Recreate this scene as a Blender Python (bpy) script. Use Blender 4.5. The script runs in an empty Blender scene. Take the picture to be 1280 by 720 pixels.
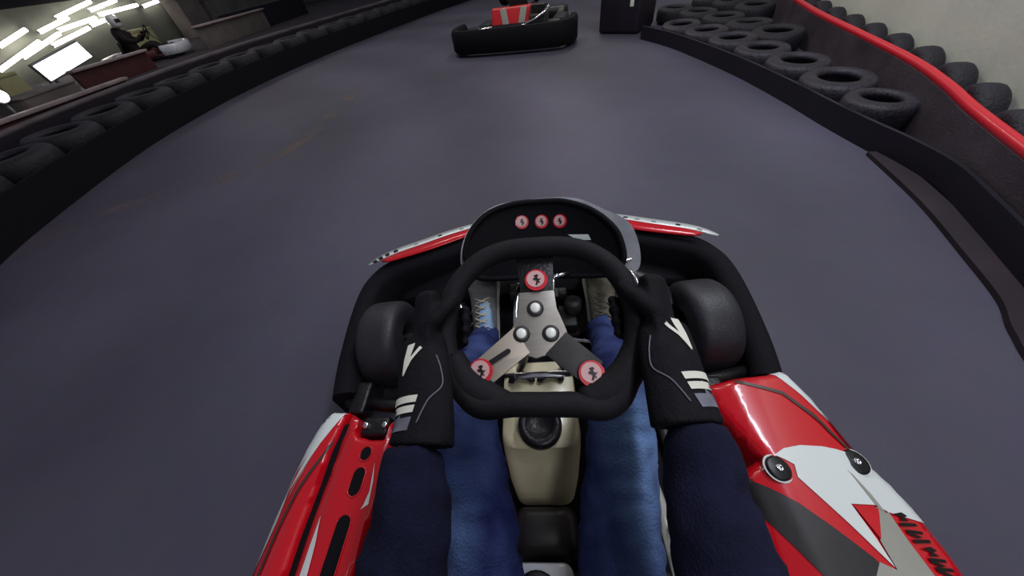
import bpy, bmesh, math, random
from mathutils import Vector, Matrix, noise
from mathutils.bvhtree import BVHTree
random.seed(7)
PI = math.pi
C = bpy.context.scene.collection
V = Vector

# ------------------------------------------------------------------ materials
def lin(c):
    return tuple((x/255/12.92 if x/255 <= .04045 else ((x/255+.055)/1.055)**2.4) for x in c) + (1,)

def mat(name, rgb, rough=.5, metal=0, noise_amt=0, noise_scale=20, coat=0, bump=0, bump_scale=80, emit=0, rgb2=None, spec=.5, stretch=None):
    m = bpy.data.materials.new(name); m.use_nodes = True
    nt = m.node_tree; b = nt.nodes['Principled BSDF']
    b.inputs['Base Color'].default_value = lin(rgb)
    b.inputs['Roughness'].default_value = rough
    b.inputs['Metallic'].default_value = metal
    b.inputs['Specular IOR Level'].default_value = spec
    b.inputs['Coat Weight'].default_value = coat
    b.inputs['Coat Roughness'].default_value = .08
    if emit:
        b.inputs['Emission Color'].default_value = lin(rgb)
        b.inputs['Emission Strength'].default_value = emit
    tc = nt.nodes.new('ShaderNodeTexCoord')
    mp = nt.nodes.new('ShaderNodeMapping'); nt.links.new(tc.outputs['Object'], mp.inputs[0])
    if stretch: mp.inputs['Scale'].default_value = stretch
    if noise_amt or rgb2:
        n = nt.nodes.new('ShaderNodeTexNoise'); n.inputs['Scale'].default_value = noise_scale
        n.inputs['Detail'].default_value = 5
        nt.links.new(mp.outputs[0], n.inputs['Vector'])
        r = nt.nodes.new('ShaderNodeValToRGB')
        c1 = lin(rgb); c2 = lin(rgb2) if rgb2 else tuple(x*(1-noise_amt) for x in c1[:3])+(1,)
        r.color_ramp.elements[0].color = c2; r.color_ramp.elements[1].color = c1
        r.color_ramp.elements[0].position = .38; r.color_ramp.elements[1].position = .64
        nt.links.new(n.outputs['Fac'], r.inputs[0]); nt.links.new(r.outputs[0], b.inputs['Base Color'])
    if bump:
        n2 = nt.nodes.new('ShaderNodeTexNoise'); n2.inputs['Scale'].default_value = bump_scale
        nt.links.new(mp.outputs[0], n2.inputs['Vector'])
        bp = nt.nodes.new('ShaderNodeBump'); bp.inputs['Strength'].default_value = bump
        bp.inputs['Distance'].default_value = .01
        nt.links.new(n2.outputs['Fac'], bp.inputs['Height']); nt.links.new(bp.outputs[0], b.inputs['Normal'])
    return m

M = dict(
 red=mat('red_gloss_plastic', (205, 14, 30), .22, coat=.6, spec=.5),
 white=mat('white_gloss_vinyl', (222, 228, 224), .28, coat=.4),
 maroon=mat('maroon_vinyl', (120, 10, 38), .3, coat=.4),
 grey_vinyl=mat('grey_vinyl', (158, 156, 146), .35, coat=.3),
 olive=mat('dark_grey_stripe_vinyl', (70, 52, 46), .4),
 decal_black=mat('black_vinyl', (14, 12, 14), .4),
 black=mat('black_plastic', (16, 14, 18), .42, noise_amt=.3, noise_scale=30, bump=.15, bump_scale=140),
 black_matte=mat('black_matte_plastic', (13, 9, 17), .8, noise_amt=.3, spec=.2),
 groove=mat('dark_grey_rubber', (38, 33, 34), .45, noise_amt=.3, noise_scale=15),
 rubber=mat('tyre_rubber', (42, 41, 47), .5, noise_amt=.3, noise_scale=14, bump=.12, bump_scale=160, stretch=(1, 1, 1)),
 old_tyre=mat('old_tyre_rubber', (42, 36, 47), .6, noise_amt=.55, noise_scale=7, bump=.6, bump_scale=40),
 old_tyre_dark=mat('dark_tyre_rubber', (30, 25, 36), .7, noise_amt=.5, noise_scale=6, bump=.6, bump_scale=40),
 steel=mat('brushed_steel', (158, 152, 144), .45, metal=.6, noise_amt=.12, noise_scale=30, stretch=(1, 12, 1)),
 steel_tan=mat('worn_steel_plate', (196, 184, 168), .42, metal=.6, noise_amt=.1, noise_scale=25),
 steel_dark=mat('dark_painted_steel', (62, 60, 60), .5, metal=.4, noise_amt=.3, noise_scale=30),
 chrome=mat('chrome', (225, 225, 230), .15, metal=1),
 tube_steel=mat('grey_steel_tube', (110, 108, 122), .35, metal=.8),
 wheel_suede=mat('black_wheel_suede', (22, 21, 26), .75, noise_amt=.3, noise_scale=90, bump=.15, bump_scale=400, spec=.3),
 bolt_white=mat('bright_zinc_bolt', (240, 240, 232), .5, metal=.15),
 cream=mat('cream_translucent_plastic', (222, 212, 176), .32, noise_amt=.12, noise_scale=9, coat=.3),
 cap=mat('black_cap_plastic', (22, 20, 26), .4, bump=.2),
 pale_shell=mat('pale_grey_plastic', (205, 207, 214), .35, noise_amt=.2, noise_scale=20, coat=.3),
 glove=mat('black_glove_fabric', (17, 15, 22), .8, noise_amt=.35, noise_scale=40, bump=.2, bump_scale=220, spec=.25),
 glove_grey=mat('grey_glove_patch', (120, 120, 132), .7, noise_amt=.3, noise_scale=60),
 glove_white=mat('white_print', (226, 224, 208), .6),
 piping=mat('silver_grey_piping', (110, 108, 118), .5),
 navy=mat('navy_knit_fabric', (26, 27, 52), .92, noise_amt=.35, noise_scale=30, bump=.25, bump_scale=300, spec=.2),
 sneaker=mat('grey_suede_shoe', (112, 112, 114), .85, noise_amt=.2, noise_scale=30, bump=.4),
 sneaker_khaki=mat('khaki_shoe_fabric', (122, 118, 100), .85, noise_amt=.35, noise_scale=22, bump=.6),
 sole=mat('pale_rubber_sole', (188, 188, 180), .6),
 lace=mat('cream_laces', (196, 190, 164), .8),
 tongue=mat('pale_blue_fabric', (150, 182, 216), .85),
 skin=mat('skin', (190, 140, 115), .6),
 helmet=mat('white_helmet_shell', (215, 215, 215), .25, coat=.5),
 visor=mat('dark_visor', (12, 12, 16), .08, coat=1),
 wall=mat('painted_grey_wall', (226, 228, 210), .85, noise_amt=.1, noise_scale=2.2, bump=.1, bump_scale=30),
 wall_far=mat('far_grey_wall', (104, 106, 96), .9, noise_amt=.3, noise_scale=1.2),
 rail_red=mat('red_plastic_rail', (214, 26, 44), .38, coat=.25),
 panel=mat('dark_grey_barrier_panel', (84, 74, 80), .5, noise_amt=.45, noise_scale=3.2, bump=.2),
 panel_black=mat('black_barrier_panel', (25, 18, 32), .5, noise_amt=.4, noise_scale=4),
 skirt=mat('dark_brown_kerb_rubber', (44, 29, 38), .7, noise_amt=.4, noise_scale=4),
 lamp=mat('lamp_tube', (255, 250, 242), .5, emit=9),
 screen=mat('lit_screen', (236, 238, 255), .5, emit=4),
 beige=mat('beige_board', (176, 172, 128), .8, noise_amt=.2, noise_scale=5),
 plank=mat('pale_plank', (168, 150, 150), .7, noise_amt=.3, noise_scale=4),
 concrete=mat('concrete', (112, 104, 100), .9, noise_amt=.25, noise_scale=3),
 pit_red=mat('faded_red_board', (84, 40, 42), .7, noise_amt=.3, noise_scale=4),
 seat_red=mat('red_seat_vinyl', (205, 28, 36), .45, coat=.2),
 dark_cloth=mat('dark_overall_fabric', (28, 18, 24), .9, noise_amt=.3),
 metal_lamp=mat('lamp_housing', (120, 122, 120), .5, metal=.5),
)

def floor_material():
    m = bpy.data.materials.new('track_floor'); m.use_nodes = True
    nt = m.node_tree; b = nt.nodes['Principled BSDF']; L = nt.links.new
    tc = nt.nodes.new('ShaderNodeTexCoord')
    n1 = nt.nodes.new('ShaderNodeTexNoise'); n1.inputs['Scale'].default_value = .55; n1.inputs['Detail'].default_value = 3
    n2 = nt.nodes.new('ShaderNodeTexNoise'); n2.inputs['Scale'].default_value = 9; n2.inputs['Detail'].default_value = 6
    L(tc.outputs['Object'], n1.inputs['Vector']); L(tc.outputs['Object'], n2.inputs['Vector'])
    # rubber-laid racing band: rings round the bend centre
    mp = nt.nodes.new('ShaderNodeMapping'); mp.inputs['Location'].default_value = (6, -1, 0)
    L(tc.outputs['Object'], mp.inputs[0])
    w = nt.nodes.new('ShaderNodeTexWave'); w.wave_type = 'RINGS'; w.rings_direction = 'Z'
    w.inputs['Scale'].default_value = .22; w.inputs['Distortion'].default_value = 1.2; w.inputs['Detail'].default_value = 2
    L(mp.outputs[0], w.inputs['Vector'])
    r1 = nt.nodes.new('ShaderNodeValToRGB')
    r1.color_ramp.elements[0].color = lin((66, 63, 75)); r1.color_ramp.elements[1].color = lin((84, 81, 96))
    r1.color_ramp.elements[0].position = .3; r1.color_ramp.elements[1].position = .7
    L(n1.outputs['Fac'], r1.inputs[0])
    mx = nt.nodes.new('ShaderNodeMix'); mx.data_type = 'RGBA'; mx.inputs[0].default_value = .12
    L(r1.outputs[0], mx.inputs[6]); L(w.outputs['Color'], mx.inputs[7]); mx.blend_type = 'SOFT_LIGHT'
    mx2 = nt.nodes.new('ShaderNodeMix'); mx2.data_type = 'RGBA'; mx2.inputs[0].default_value = .12; mx2.blend_type = 'OVERLAY'
    L(mx.outputs[2], mx2.inputs[6]); L(n2.outputs['Color'], mx2.inputs[7])
    L(mx2.outputs[2], b.inputs['Base Color'])
    b.inputs['Roughness'].default_value = .55; b.inputs['Specular IOR Level'].default_value = .35
    bp = nt.nodes.new('ShaderNodeBump'); bp.inputs['Strength'].default_value = .08; bp.inputs['Distance'].default_value = .01
    n3 = nt.nodes.new('ShaderNodeTexNoise'); n3.inputs['Scale'].default_value = 60
    L(tc.outputs['Object'], n3.inputs['Vector']); L(n3.outputs['Fac'], bp.inputs['Height']); L(bp.outputs[0], b.inputs['Normal'])
    return m
M['floor'] = floor_material()

def denim_material():
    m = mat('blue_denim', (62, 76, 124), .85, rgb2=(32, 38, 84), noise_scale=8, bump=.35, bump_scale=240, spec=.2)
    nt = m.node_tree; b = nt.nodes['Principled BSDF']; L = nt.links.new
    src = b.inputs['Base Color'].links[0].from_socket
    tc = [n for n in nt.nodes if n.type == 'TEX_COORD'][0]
    for loc, sc_, amt in (((.175, -.53, .42), (.085, .17, .2), .95), ((-.175, -.64, .38), (.07, .12, .2), .45), ((.15, -.68, .38), (.08, .12, .2), .4)):   # worn, faded patches plus leg highlights painted into the colour
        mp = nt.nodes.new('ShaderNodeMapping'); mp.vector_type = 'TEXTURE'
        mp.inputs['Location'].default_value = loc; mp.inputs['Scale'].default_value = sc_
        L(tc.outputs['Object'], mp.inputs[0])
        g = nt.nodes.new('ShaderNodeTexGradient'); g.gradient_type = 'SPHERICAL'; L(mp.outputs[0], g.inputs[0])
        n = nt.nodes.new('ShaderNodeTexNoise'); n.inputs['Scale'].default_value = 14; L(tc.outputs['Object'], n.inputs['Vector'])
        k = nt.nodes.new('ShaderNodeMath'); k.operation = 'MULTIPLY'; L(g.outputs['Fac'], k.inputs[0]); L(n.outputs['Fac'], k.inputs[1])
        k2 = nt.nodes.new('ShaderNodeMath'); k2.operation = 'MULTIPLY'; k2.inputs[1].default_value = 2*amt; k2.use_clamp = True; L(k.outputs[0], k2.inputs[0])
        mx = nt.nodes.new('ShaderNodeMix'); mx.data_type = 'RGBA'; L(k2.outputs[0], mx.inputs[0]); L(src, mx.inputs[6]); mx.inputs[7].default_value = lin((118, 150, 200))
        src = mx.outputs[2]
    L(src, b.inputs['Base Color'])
    return m
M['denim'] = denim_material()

# ------------------------------------------------------------------ helpers
def obj(name, bm, m, parent=None, smooth=True, label=None):
    me = bpy.data.meshes.new(name)
    bmesh.ops.recalc_face_normals(bm, faces=bm.faces)
    bm.to_mesh(me); bm.free()
    if smooth:
        for p in me.polygons: p.use_smooth = True
    o = bpy.data.objects.new(name, me); C.objects.link(o)
    me.materials.append(M[m] if isinstance(m, str) else m)
    if parent: o.parent = parent
    if label: o['label'] = label
    return o

def sharp(o, ang=35):
    me = o.data
    me.set_sharp_from_angle(angle=math.radians(ang))
    return o

def empty(name, loc=(0, 0, 0), rz=0):
    o = bpy.data.objects.new(name, None); C.objects.link(o); o.location = loc; o.rotation_euler = (0, 0, rz)
    o.empty_display_size = .1
    return o

def tag(o, label, cat, group=None, kind=None):
    o['label'] = label; o['category'] = cat
    if group: o['group'] = group
    if kind: o['kind'] = kind
    return o

def copy_tree(o, parent=None, depth=0):
    c = o.copy(); C.objects.link(c); c.parent = parent
    for ch in [x for x in bpy.data.objects if x.parent == o]:
        copy_tree(ch, c, depth+1)
    return c

def catmull(pts, n=6, closed=False):
    P = [V(p) for p in pts]; out = []; N = len(P)
    rng = range(N) if closed else range(N-1)
    for i in rng:
        if closed: p0, p1, p2, p3 = P[(i-1) % N], P[i], P[(i+1) % N], P[(i+2) % N]
        else: p0, p1, p2, p3 = P[max(i-1, 0)], P[i], P[i+1], P[min(i+2, N-1)]
        for k in range(n):
            t = k/n
            out.append(.5*((2*p1)+(-p0+p2)*t+(2*p0-5*p1+4*p2-p3)*t*t+(-p0+3*p1-3*p2+p3)*t**3))
    if not closed: out.append(P[-1].copy())
    return out

def tube(bm, pts, rad, seg=12, closed=False, caps=True, flat=1.0, up=None):
    """Sweep a circle (or ellipse: flat scales the local 'up' axis) along pts. rad: number or list."""
    P = [V(p) for p in pts]; N = len(P)
    R = rad if isinstance(rad, (list, tuple)) else [rad]*N
    rings = []; prev = V(up) if up else None
    for i in range(N):
        a = P[i-1] if (i > 0 or closed) else P[i]
        b = P[(i+1) % N] if (i < N-1 or closed) else P[i]
        t = (b-a).normalized()
        if prev is None:
            prev = V((0, 0, 1)) if abs(t.z) < .9 else V((1, 0, 0))
        n = (prev - t*prev.dot(t))
        if n.length < 1e-6: n = t.orthogonal()
        n.normalize(); bn = t.cross(n); 
        if not up: prev = n
        r = R[i]; ru, rb = (r if isinstance(r, (tuple, list)) else (r*flat, r))
        rings.append([bm.verts.new(P[i]+n*math.cos(2*PI*k/seg)*ru+bn*math.sin(2*PI*k/seg)*rb) for k in range(seg)])
    M_ = N if closed else N-1
    for i in range(M_):
        A, B = rings[i], rings[(i+1) % N]
        for k in range(seg):
            bm.faces.new((A[k], A[(k+1) % seg], B[(k+1) % seg], B[k]))
    if caps and not closed:
        bm.faces.new(rings[0][::-1]); bm.faces.new(rings[-1])
    return bm

def limb(bm, nodes, seg=20, n=5):
    """nodes: (point, ru, rb); smooth-interpolated closed limb with rounded ends."""
    P = catmull([q[0] for q in nodes], n)
    RU = [v.x for v in catmull([(q[1], q[2], 0) for q in nodes], n)]
    RB = [v.y for v in catmull([(q[1], q[2], 0) for q in nodes], n)]
    tube(bm, P, list(zip(RU, RB)), seg)

def box(bm, c, s, bev=0, rot=None, seg=2):
    r = bmesh.ops.create_cube(bm, size=1)
    vs = r['verts']
    for v in vs: v.co = V((v.co.x*s[0], v.co.y*s[1], v.co.z*s[2]))
    if bev:
        es = list({e for v in vs for e in v.link_edges})
        rr = bmesh.ops.bevel(bm, geom=es, offset=bev, segments=seg, affect='EDGES', profile=.6)
        vs = list({v for f in rr['faces'] for v in f.verts} | {v for v in vs if v.is_valid})
    mtx = Matrix.Translation(V(c))
    if rot is not None: mtx = mtx @ rot.to_4x4()
    for v in vs: v.co = mtx @ v.co
    return vs

def lathe(bm, prof, seg=32, mtx=None, closed=False):
    """prof: (r, h) around +Z, then transformed by mtx."""
    mtx = mtx or Matrix.Identity(4)
    rings = []
    for r, h in prof:
        if r < 1e-6: rings.append([bm.verts.new(mtx @ V((0, 0, h)))])
        else: rings.append([bm.verts.new(mtx @ V((r*math.cos(2*PI*k/seg), r*math.sin(2*PI*k/seg), h))) for k in range(seg)])
    n = len(rings)
    for i in range(n if closed else n-1):
        A, B = rings[i], rings[(i+1) % n]
        for k in range(seg):
            k2 = (k+1) % seg
            if len(A) == 1 and len(B) == 1: continue
            if len(A) == 1: bm.faces.new((A[0], B[k], B[k2]))
            elif len(B) == 1: bm.faces.new((A[k], A[k2], B[0]))
            else: bm.faces.new((A[k], A[k2], B[k2], B[k]))

def align(z, loc=(0, 0, 0), x=None):
    z = V(z).normalized()
    if x is None: x = z.orthogonal()
    x = V(x); x = (x - z*x.dot(z)).normalized(); y = z.cross(x)
    m = Matrix((x, y, z)).transposed().to_4x4(); m.translation = V(loc)
    return m

def poly_grid(poly, step):
    """Polygon in the plane cut into grid cells; bmesh with z = 0."""
    bm = bmesh.new()
    f = bm.faces.new([bm.verts.new((x, y, 0)) for x, y in poly])
    bmesh.ops.triangulate(bm, faces=[f])
    xs = [p[0] for p in poly]; ys = [p[1] for p in poly]
    for ax, lo, hi in ((0, min(xs), max(xs)), (1, min(ys), max(ys))):
        k = math.ceil(lo/step)
        while k*step < hi:
            co = [0, 0, 0]; co[ax] = k*step; no = [0, 0, 0]; no[ax] = 1
            bmesh.ops.bisect_plane(bm, geom=bm.verts[:]+bm.edges[:]+bm.faces[:], plane_co=co, plane_no=no, dist=1e-6)
            k += 1
    return bm

def edge_dist(x, y, poly):
    d = 9
    for i in range(len(poly)):
        ax, ay = poly[i]; bx, by = poly[(i+1) % len(poly)]
        vx, vy = bx-ax, by-ay; L = vx*vx+vy*vy or 1e-12
        t = max(0, min(1, ((x-ax)*vx+(y-ay)*vy)/L))
        d = min(d, math.hypot(x-ax-t*vx, y-ay-t*vy))
    return d

def shell(name, poly, h, bottom, edge_r, m, parent, step=.014):
    """Moulded shell: top surface h(x, y) with a rolled edge, then a wall down to 'bottom'."""
    bm = poly_grid(poly, step)
    for v in bm.verts:
        d = edge_dist(v.co.x, v.co.y, poly); z = h(v.co.x, v.co.y)
        if d < edge_r: z -= edge_r-math.sqrt(max(0, edge_r**2-(edge_r-d)**2))
        v.co.z = z
    be = [e for e in bm.edges if e.is_boundary]
    r = bmesh.ops.extrude_edge_only(bm, edges=be)
    for v in [g for g in r['geom'] if isinstance(g, bmesh.types.BMVert)]:
        v.co.z = bottom(v.co.x, v.co.y) if callable(bottom) else bottom
    be = [e for e in bm.edges if e.is_boundary]
    bmesh.ops.holes_fill(bm, edges=be)
    return sharp(obj(name, bm, m, parent), 50)

def bake(o):
    """Apply an object's modifiers to its own mesh."""
    dg = bpy.context.evaluated_depsgraph_get(); dg.update()
    me = bpy.data.meshes.new_from_object(o.evaluated_get(dg))
    o.modifiers.clear(); old = o.data; o.data = me; bpy.data.meshes.remove(old)
    for p in me.polygons: p.use_smooth = True
    return o

def fuse(o, voxel, smooth=4, fold=None):
    r = o.modifiers.new('r', 'REMESH'); r.mode = 'VOXEL'; r.voxel_size = voxel; r.use_smooth_shade = True
    s = o.modifiers.new('s', 'SMOOTH'); s.factor = .5; s.iterations = smooth
    bake(o)
    if fold:
        me = o.data; amp, sc = fold[:2]
        for v in me.vertices:
            st = fold[2] if len(fold) > 2 else (1, 1, 1)
            q = V((v.co.x*sc*st[0], v.co.y*sc*st[1], v.co.z*sc*st[2]))
            d = noise.noise(q) + .5*noise.noise(q*2.1)
            d = 1-abs(d)*2.2
            v.co += v.normal*amp*d
        me.update()
    return o

def bvh_of(o):
    bm = bmesh.new(); bm.from_mesh(o.data); t = BVHTree.FromBMesh(bm); bm.free(); return t

def decal(name, poly, tree, m, parent, origin, u, v, direction, off=.0012, step=.01, label=None, thick=True):
    """Vinyl laid on a surface: the polygon (u, v coordinates) is pressed onto the BVH along direction."""
    bm = poly_grid(poly, step)
    o0, u, v, d = V(origin), V(u).normalized(), V(v).normalized(), V(direction).normalized()
    bad = []
    for vt in bm.verts:
        p = o0+u*vt.co.x+v*vt.co.y
        hit, nrm, _, _ = tree.ray_cast(p-d*.3, d)
        if hit is None:
            hit, nrm, _, _ = tree.find_nearest(p)
        if nrm.dot(d) > 0: nrm = -nrm
        vt.co = hit+nrm*off
    return obj(name, bm, m, parent, label=label)

def ngon(cx, cy, r, n=20, ry=None, rot=0):
    ry = ry or r
    o = []
    for k in range(n):
        a = 2*PI*k/n; x, y = r*math.cos(a), ry*math.sin(a)
        o.append((cx+x*math.cos(rot)-y*math.sin(rot), cy+x*math.sin(rot)+y*math.cos(rot)))
    return o

def stadium(cx, cy, w, l, rot=0, n=8):
    o = []
    for s in (1, -1):
        for k in range(n+1):
            a = PI*k/n if s == 1 else PI+PI*k/n
            x, y = w/2*math.cos(a), w/2*math.sin(a)+s*(l-w)/2
            o.append((cx+x*math.cos(rot)-y*math.sin(rot), cy+x*math.sin(rot)+y*math.cos(rot)))
    return o

# ------------------------------------------------------------------ camera
CAM = (0.015, -0.68, 1.045, -7.9, 47.6, -10.1, 390.)
yaw, pit, rol = (math.radians(a) for a in CAM[3:6])
f = V((math.sin(yaw)*math.cos(pit), math.cos(yaw)*math.cos(pit), -math.sin(pit)))
r = V((math.cos(yaw), -math.sin(yaw), 0)); u = r.cross(f)
r2 = math.cos(rol)*r+math.sin(rol)*u; u2 = -math.sin(rol)*r+math.cos(rol)*u
cd = bpy.data.cameras.new('camera'); cam = bpy.data.objects.new('camera', cd); C.objects.link(cam)
cam.matrix_world = Matrix.Translation(V(CAM[:3])) @ Matrix((r2, u2, -f)).transposed().to_4x4()
cd.sensor_width = 36; cd.lens = CAM[6]*36/1280; cd.clip_start = .01; cd.clip_end = 200
bpy.context.scene.camera = cam

# ------------------------------------------------------------------ setting
def struct(name, bm, m, label=None, smooth=False):
    o = obj(name, bm, m, smooth=smooth); o['kind'] = 'structure'
    if label: o['label'] = label
    return o

bm = bmesh.new(); box(bm, (0, 12, -.05), (46, 50, .1)); struct('floor', bm, 'floor', 'dark blue-grey smooth track floor')

def wall_strip(bm, path, z0, z1, th):
    P = [V((p[0], p[1], 0)) for p in path]; N = len(P); L = []
    for i in range(N):
        t = (P[min(i+1, N-1)]-P[max(i-1, 0)]).normalized(); n = V((t.y, -t.x, 0))
        L.append((P[i], P[i]+n*th))
    vs = [[bm.verts.new((a.x, a.y, z0)), bm.verts.new((a.x, a.y, z1)), bm.verts.new((b.x, b.y, z1)), bm.verts.new((b.x, b.y, z0))] for a, b in L]
    for i in range(N-1):
        for k in range(4):
            bm.faces.new((vs[i][k], vs[i][(k+1) % 4], vs[i+1][(k+1) % 4], vs[i+1][k]))
    bm.faces.new(vs[0][::-1]); bm.faces.new(vs[-1])

def offset_path(path, d):
    P = [V((p[0], p[1], 0)) for p in path]; N = len(P); o = []
    for i in range(N):
        t = (P[min(i+1, N-1)]-P[max(i-1, 0)]).normalized(); n = V((t.y, -t.x, 0))
        o.append((P[i].x+n.x*d, P[i].y+n.y*d))
    return o

def smooth_path(path, n=8):
    return [(p.x, p.y) for p in catmull([(a, b, 0) for a, b in path], n)]

def resample(path, step, start=0.):
    P = [V((a, b, 0)) for a, b in path]; out = []; need = start; acc = 0
    for i in range(len(P)-1):
        L = (P[i+1]-P[i]).length
        while acc+L >= need:
            q = P[i].lerp(P[i+1], (need-acc)/L); t = (P[i+1]-P[i]).normalized()
            out.append((q.x, q.y, math.atan2(t.y, t.x))); need += step
        acc += L
    return out

# right-hand wall
bm = bmesh.new(); wall_strip(bm, [(-13.15, 32), (-13.15, 3)], 0, 1.42, .15)
struct('wall_left', bm, 'wall_far', 'grey pit wall carrying rows of lit tubes')
bm = bmesh.new(); wall_strip(bm, [(-13.15, 32), (-13.15, 3)], 1.42, 3.2, .15)
struct('trim_1', bm, 'black_matte', 'black upper band of the pit wall')
bm = bmesh.new(); wall_strip(bm, [(-13.1, 26), (8, 26)], 0, 3.2, -.15)
struct('wall_far', bm, 'wall_far', 'dim grey wall at the end of the hall')

# ------------------------------------------------------------------ barrier tyres
def tyre_bm(R=.29, w=.18, hole=.15, seg=36):
    bm = bmesh.new(); h = w/2
    prof = [(hole, -h*.72), (hole+.02, -h*.95), (R*.74, -h), (R*.88, -h*.93), (R*.97, -h*.66), (R, -h*.3), (R, h*.3), (R*.97, h*.66),
            (R*.88, h*.93), (R*.86, h*.9), (R*.74, h), (hole+.02, h*.95), (hole, h*.72), (hole+.012, h*.5), (hole+.05, h*.35), (hole+.05, -h*.35), (hole+.012, -h*.5)]
    lathe(bm, prof, seg, closed=True)
    return bm
proto_tyre = None
def place_tyre(x, y, z, rz, label, group, m='old_tyre', sc=1.0, zs=1.0):
    global proto_tyre
    if proto_tyre is None:
        proto_tyre = obj('tyre_bumper', tyre_bm(), 'old_tyre')
        proto_tyre.data.materials[0] = M['old_tyre']; t = proto_tyre
    else:
        t = proto_tyre.copy(); C.objects.link(t)
    t.location = (x, y, z); t.rotation_euler = (random.uniform(-.03, .03), random.uniform(-.03, .03), rz); t.scale = (sc, sc, zs)
    t.material_slots[0].link = 'OBJECT'; t.material_slots[0].material = M[m]
    tag(t, label, 'tyre', group)
    return t

# right row lying in front of the red-edged panel
rp = smooth_path([(2.15, 1.84), (2.155, 2.2), (2.13, 2.6), (2.06, 3.3), (1.95, 3.9), (1.80, 4.4)])
rights = resample(rp, .46, .0)
for i, (x, y, a) in enumerate(rights):
    lab = 'worn black tyre lying flat in the right-hand row, inside the red-edged panel'
    if i == len(rights)-1: lab = 'worn black tyre at the far end of the right-hand row, beside the black block'
    place_tyre(x, y, .088, a, lab, 'tyres lying along the right barrier', 'old_tyre', .76, .96)

place_tyre(2.125, 1.43, .088, 0, 'smaller worn tyre at the near end of the right-hand row, nearest the driver', None, 'old_tyre', .63, .94)
for i, (x, y, a) in enumerate(resample(smooth_path([(2.50, 3.25), (2.44, 4.0), (2.32, 4.6), (2.15, 5.2)]), .485)):  # dark tyres added so the gap before the panel reads black
    place_tyre(x, y, .088, a, 'black tyre added to fill the dark gap behind the right front row', 'second row of tyres on the right', 'old_tyre_dark', .80, .96)
for i, (x, y, a) in enumerate(resample(smooth_path([(2.95, 4.6), (2.85, 5.2), (2.75, 5.8)]), .49)):  # more dark tyres added to blacken the far end of that gap
    place_tyre(x, y, .088, a, 'black tyre added to fill the dark gap against the red-edged panel', 'farthest tyres on the right', 'old_tyre_dark', .80, .96)
# red-edged barrier panel
pp = smooth_path([(1.20, -1.3), (1.48, -.6), (1.72, .02), (1.88, .46), (2.06, .92), (2.22, 1.27), (2.37, 1.68), (2.54, 2.36), (2.74, 3.2), (2.97, 3.97), (3.36, 5.3), (3.95, 7.2), (4.9, 10.0)])
bp_ = empty('track_barrier', (1.88, .49, 0)); inv = V((-1.88, -.49, 0))
tag(bp_, 'long curved grey barrier panel with a red top rail, along the right wall', 'barrier')
bm = bmesh.new(); wall_strip(bm, pp, 0, .25, .05); bmesh.ops.translate(bm, verts=bm.verts, vec=inv); obj('panel', bm, 'panel', bp_, smooth=False)
bm = bmesh.new(); tube(bm, [(a, b, .262) for a, b in offset_path(pp, .025)], .024, 10, up=(0, 0, 1)); bmesh.ops.translate(bm, verts=bm.verts, vec=inv)
obj('top_rail', bm, 'rail_red', bp_, label='red top rail')
belt = smooth_path([(1.17, -1.3), (1.45, -.6), (1.69, .03), (1.84, .43), (1.93, .70), (1.945, .95), (1.93, 1.2), (1.92, 1.5), (1.92, 1.96), (1.89, 2.6), (1.81, 3.27), (1.70, 3.9), (1.53, 4.45)])
bm = bmesh.new(); wall_strip(bm, belt, 0, .135, .02); 
tag(obj('rubber_belt', bm, 'panel_black', smooth=False), 'low black rubber belt running in front of the right tyre row', 'barrier')
# low dark rubber skirt at its foot
sk = smooth_path([(1.30, -.9), (1.44, -.3), (1.52, -.1), (1.60, .03), (1.68, .25), (1.80, .62), (1.90, 1.08)])
bm = bmesh.new(); wall_strip(bm, sk, 0, .02, .10)
tag(obj('kerb', bm, 'skirt', smooth=False), 'low dark brown rubber kerb at the foot of the right barrier', 'kerb')

bm = bmesh.new(); wall_strip(bm, offset_path(pp, .215), 0, 3.2, .15)
struct('wall_right', bm, 'wall', 'plain pale grey-green wall behind the right barrier')
# tyres standing on edge between the panel and the wall
bh = offset_path(pp, .125)
for i, (x, y, a) in enumerate(resample([p for p in bh if p[1] > -.35], .345, .12)):
    t = place_tyre(x, y, .155, a, 'small black tyre standing on edge between the red-edged panel and the grey wall', 'tyres standing behind the red-edged panel', 'old_tyre_dark', .535, .68)
    t.rotation_euler = (PI/2, 0, a)

# left tyre barrier: two-high tyres then a panel behind them
lp = smooth_path([(-3.60, .1), (-3.80, .5), (-4.07, 1.1), (-4.42, 2.29), (-4.57, 3.28), (-4.55, 4.73), (-4.19, 6.46), (-3.44, 8.6), (-2.3, 11.3), (-1.0, 13.6)])
bm = bmesh.new(); wall_strip(bm, offset_path(lp, .305), 0, .27, .018)
tag(obj('rubber_belt', bm, 'black_matte', smooth=False), 'black rubber belt running in front of the left tyre wall', 'barrier')
for i, (x, y, a) in enumerate(resample(lp, .585, .1)):
    for k in range(2):
        lab = ('top' if k else 'bottom')+' layer tyre in the long dark tyre wall on the left side of the track'
        place_tyre(x, y, .09+k*.186, a, lab, ('top' if k else 'bottom')+' layer of the left tyre wall', 'old_tyre_dark')
lb = offset_path(lp, -.38)
b2 = empty('track_barrier', (lb[20][0], lb[20][1], 0)); inv2 = -V(b2.location)
tag(b2, 'long curved black barrier panel behind the left tyre wall', 'barrier')
bm = bmesh.new(); wall_strip(bm, lb, 0, .40, -.05); bmesh.ops.translate(bm, verts=bm.verts, vec=inv2); obj('panel', bm, 'panel_black', b2, smooth=False)
bm = bmesh.new(); tube(bm, [(a, c, .41) for a, c in offset_path(lb, -.025)], .03, 8, up=(0, 0, 1)); bmesh.ops.translate(bm, verts=bm.verts, vec=inv2)
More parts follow.
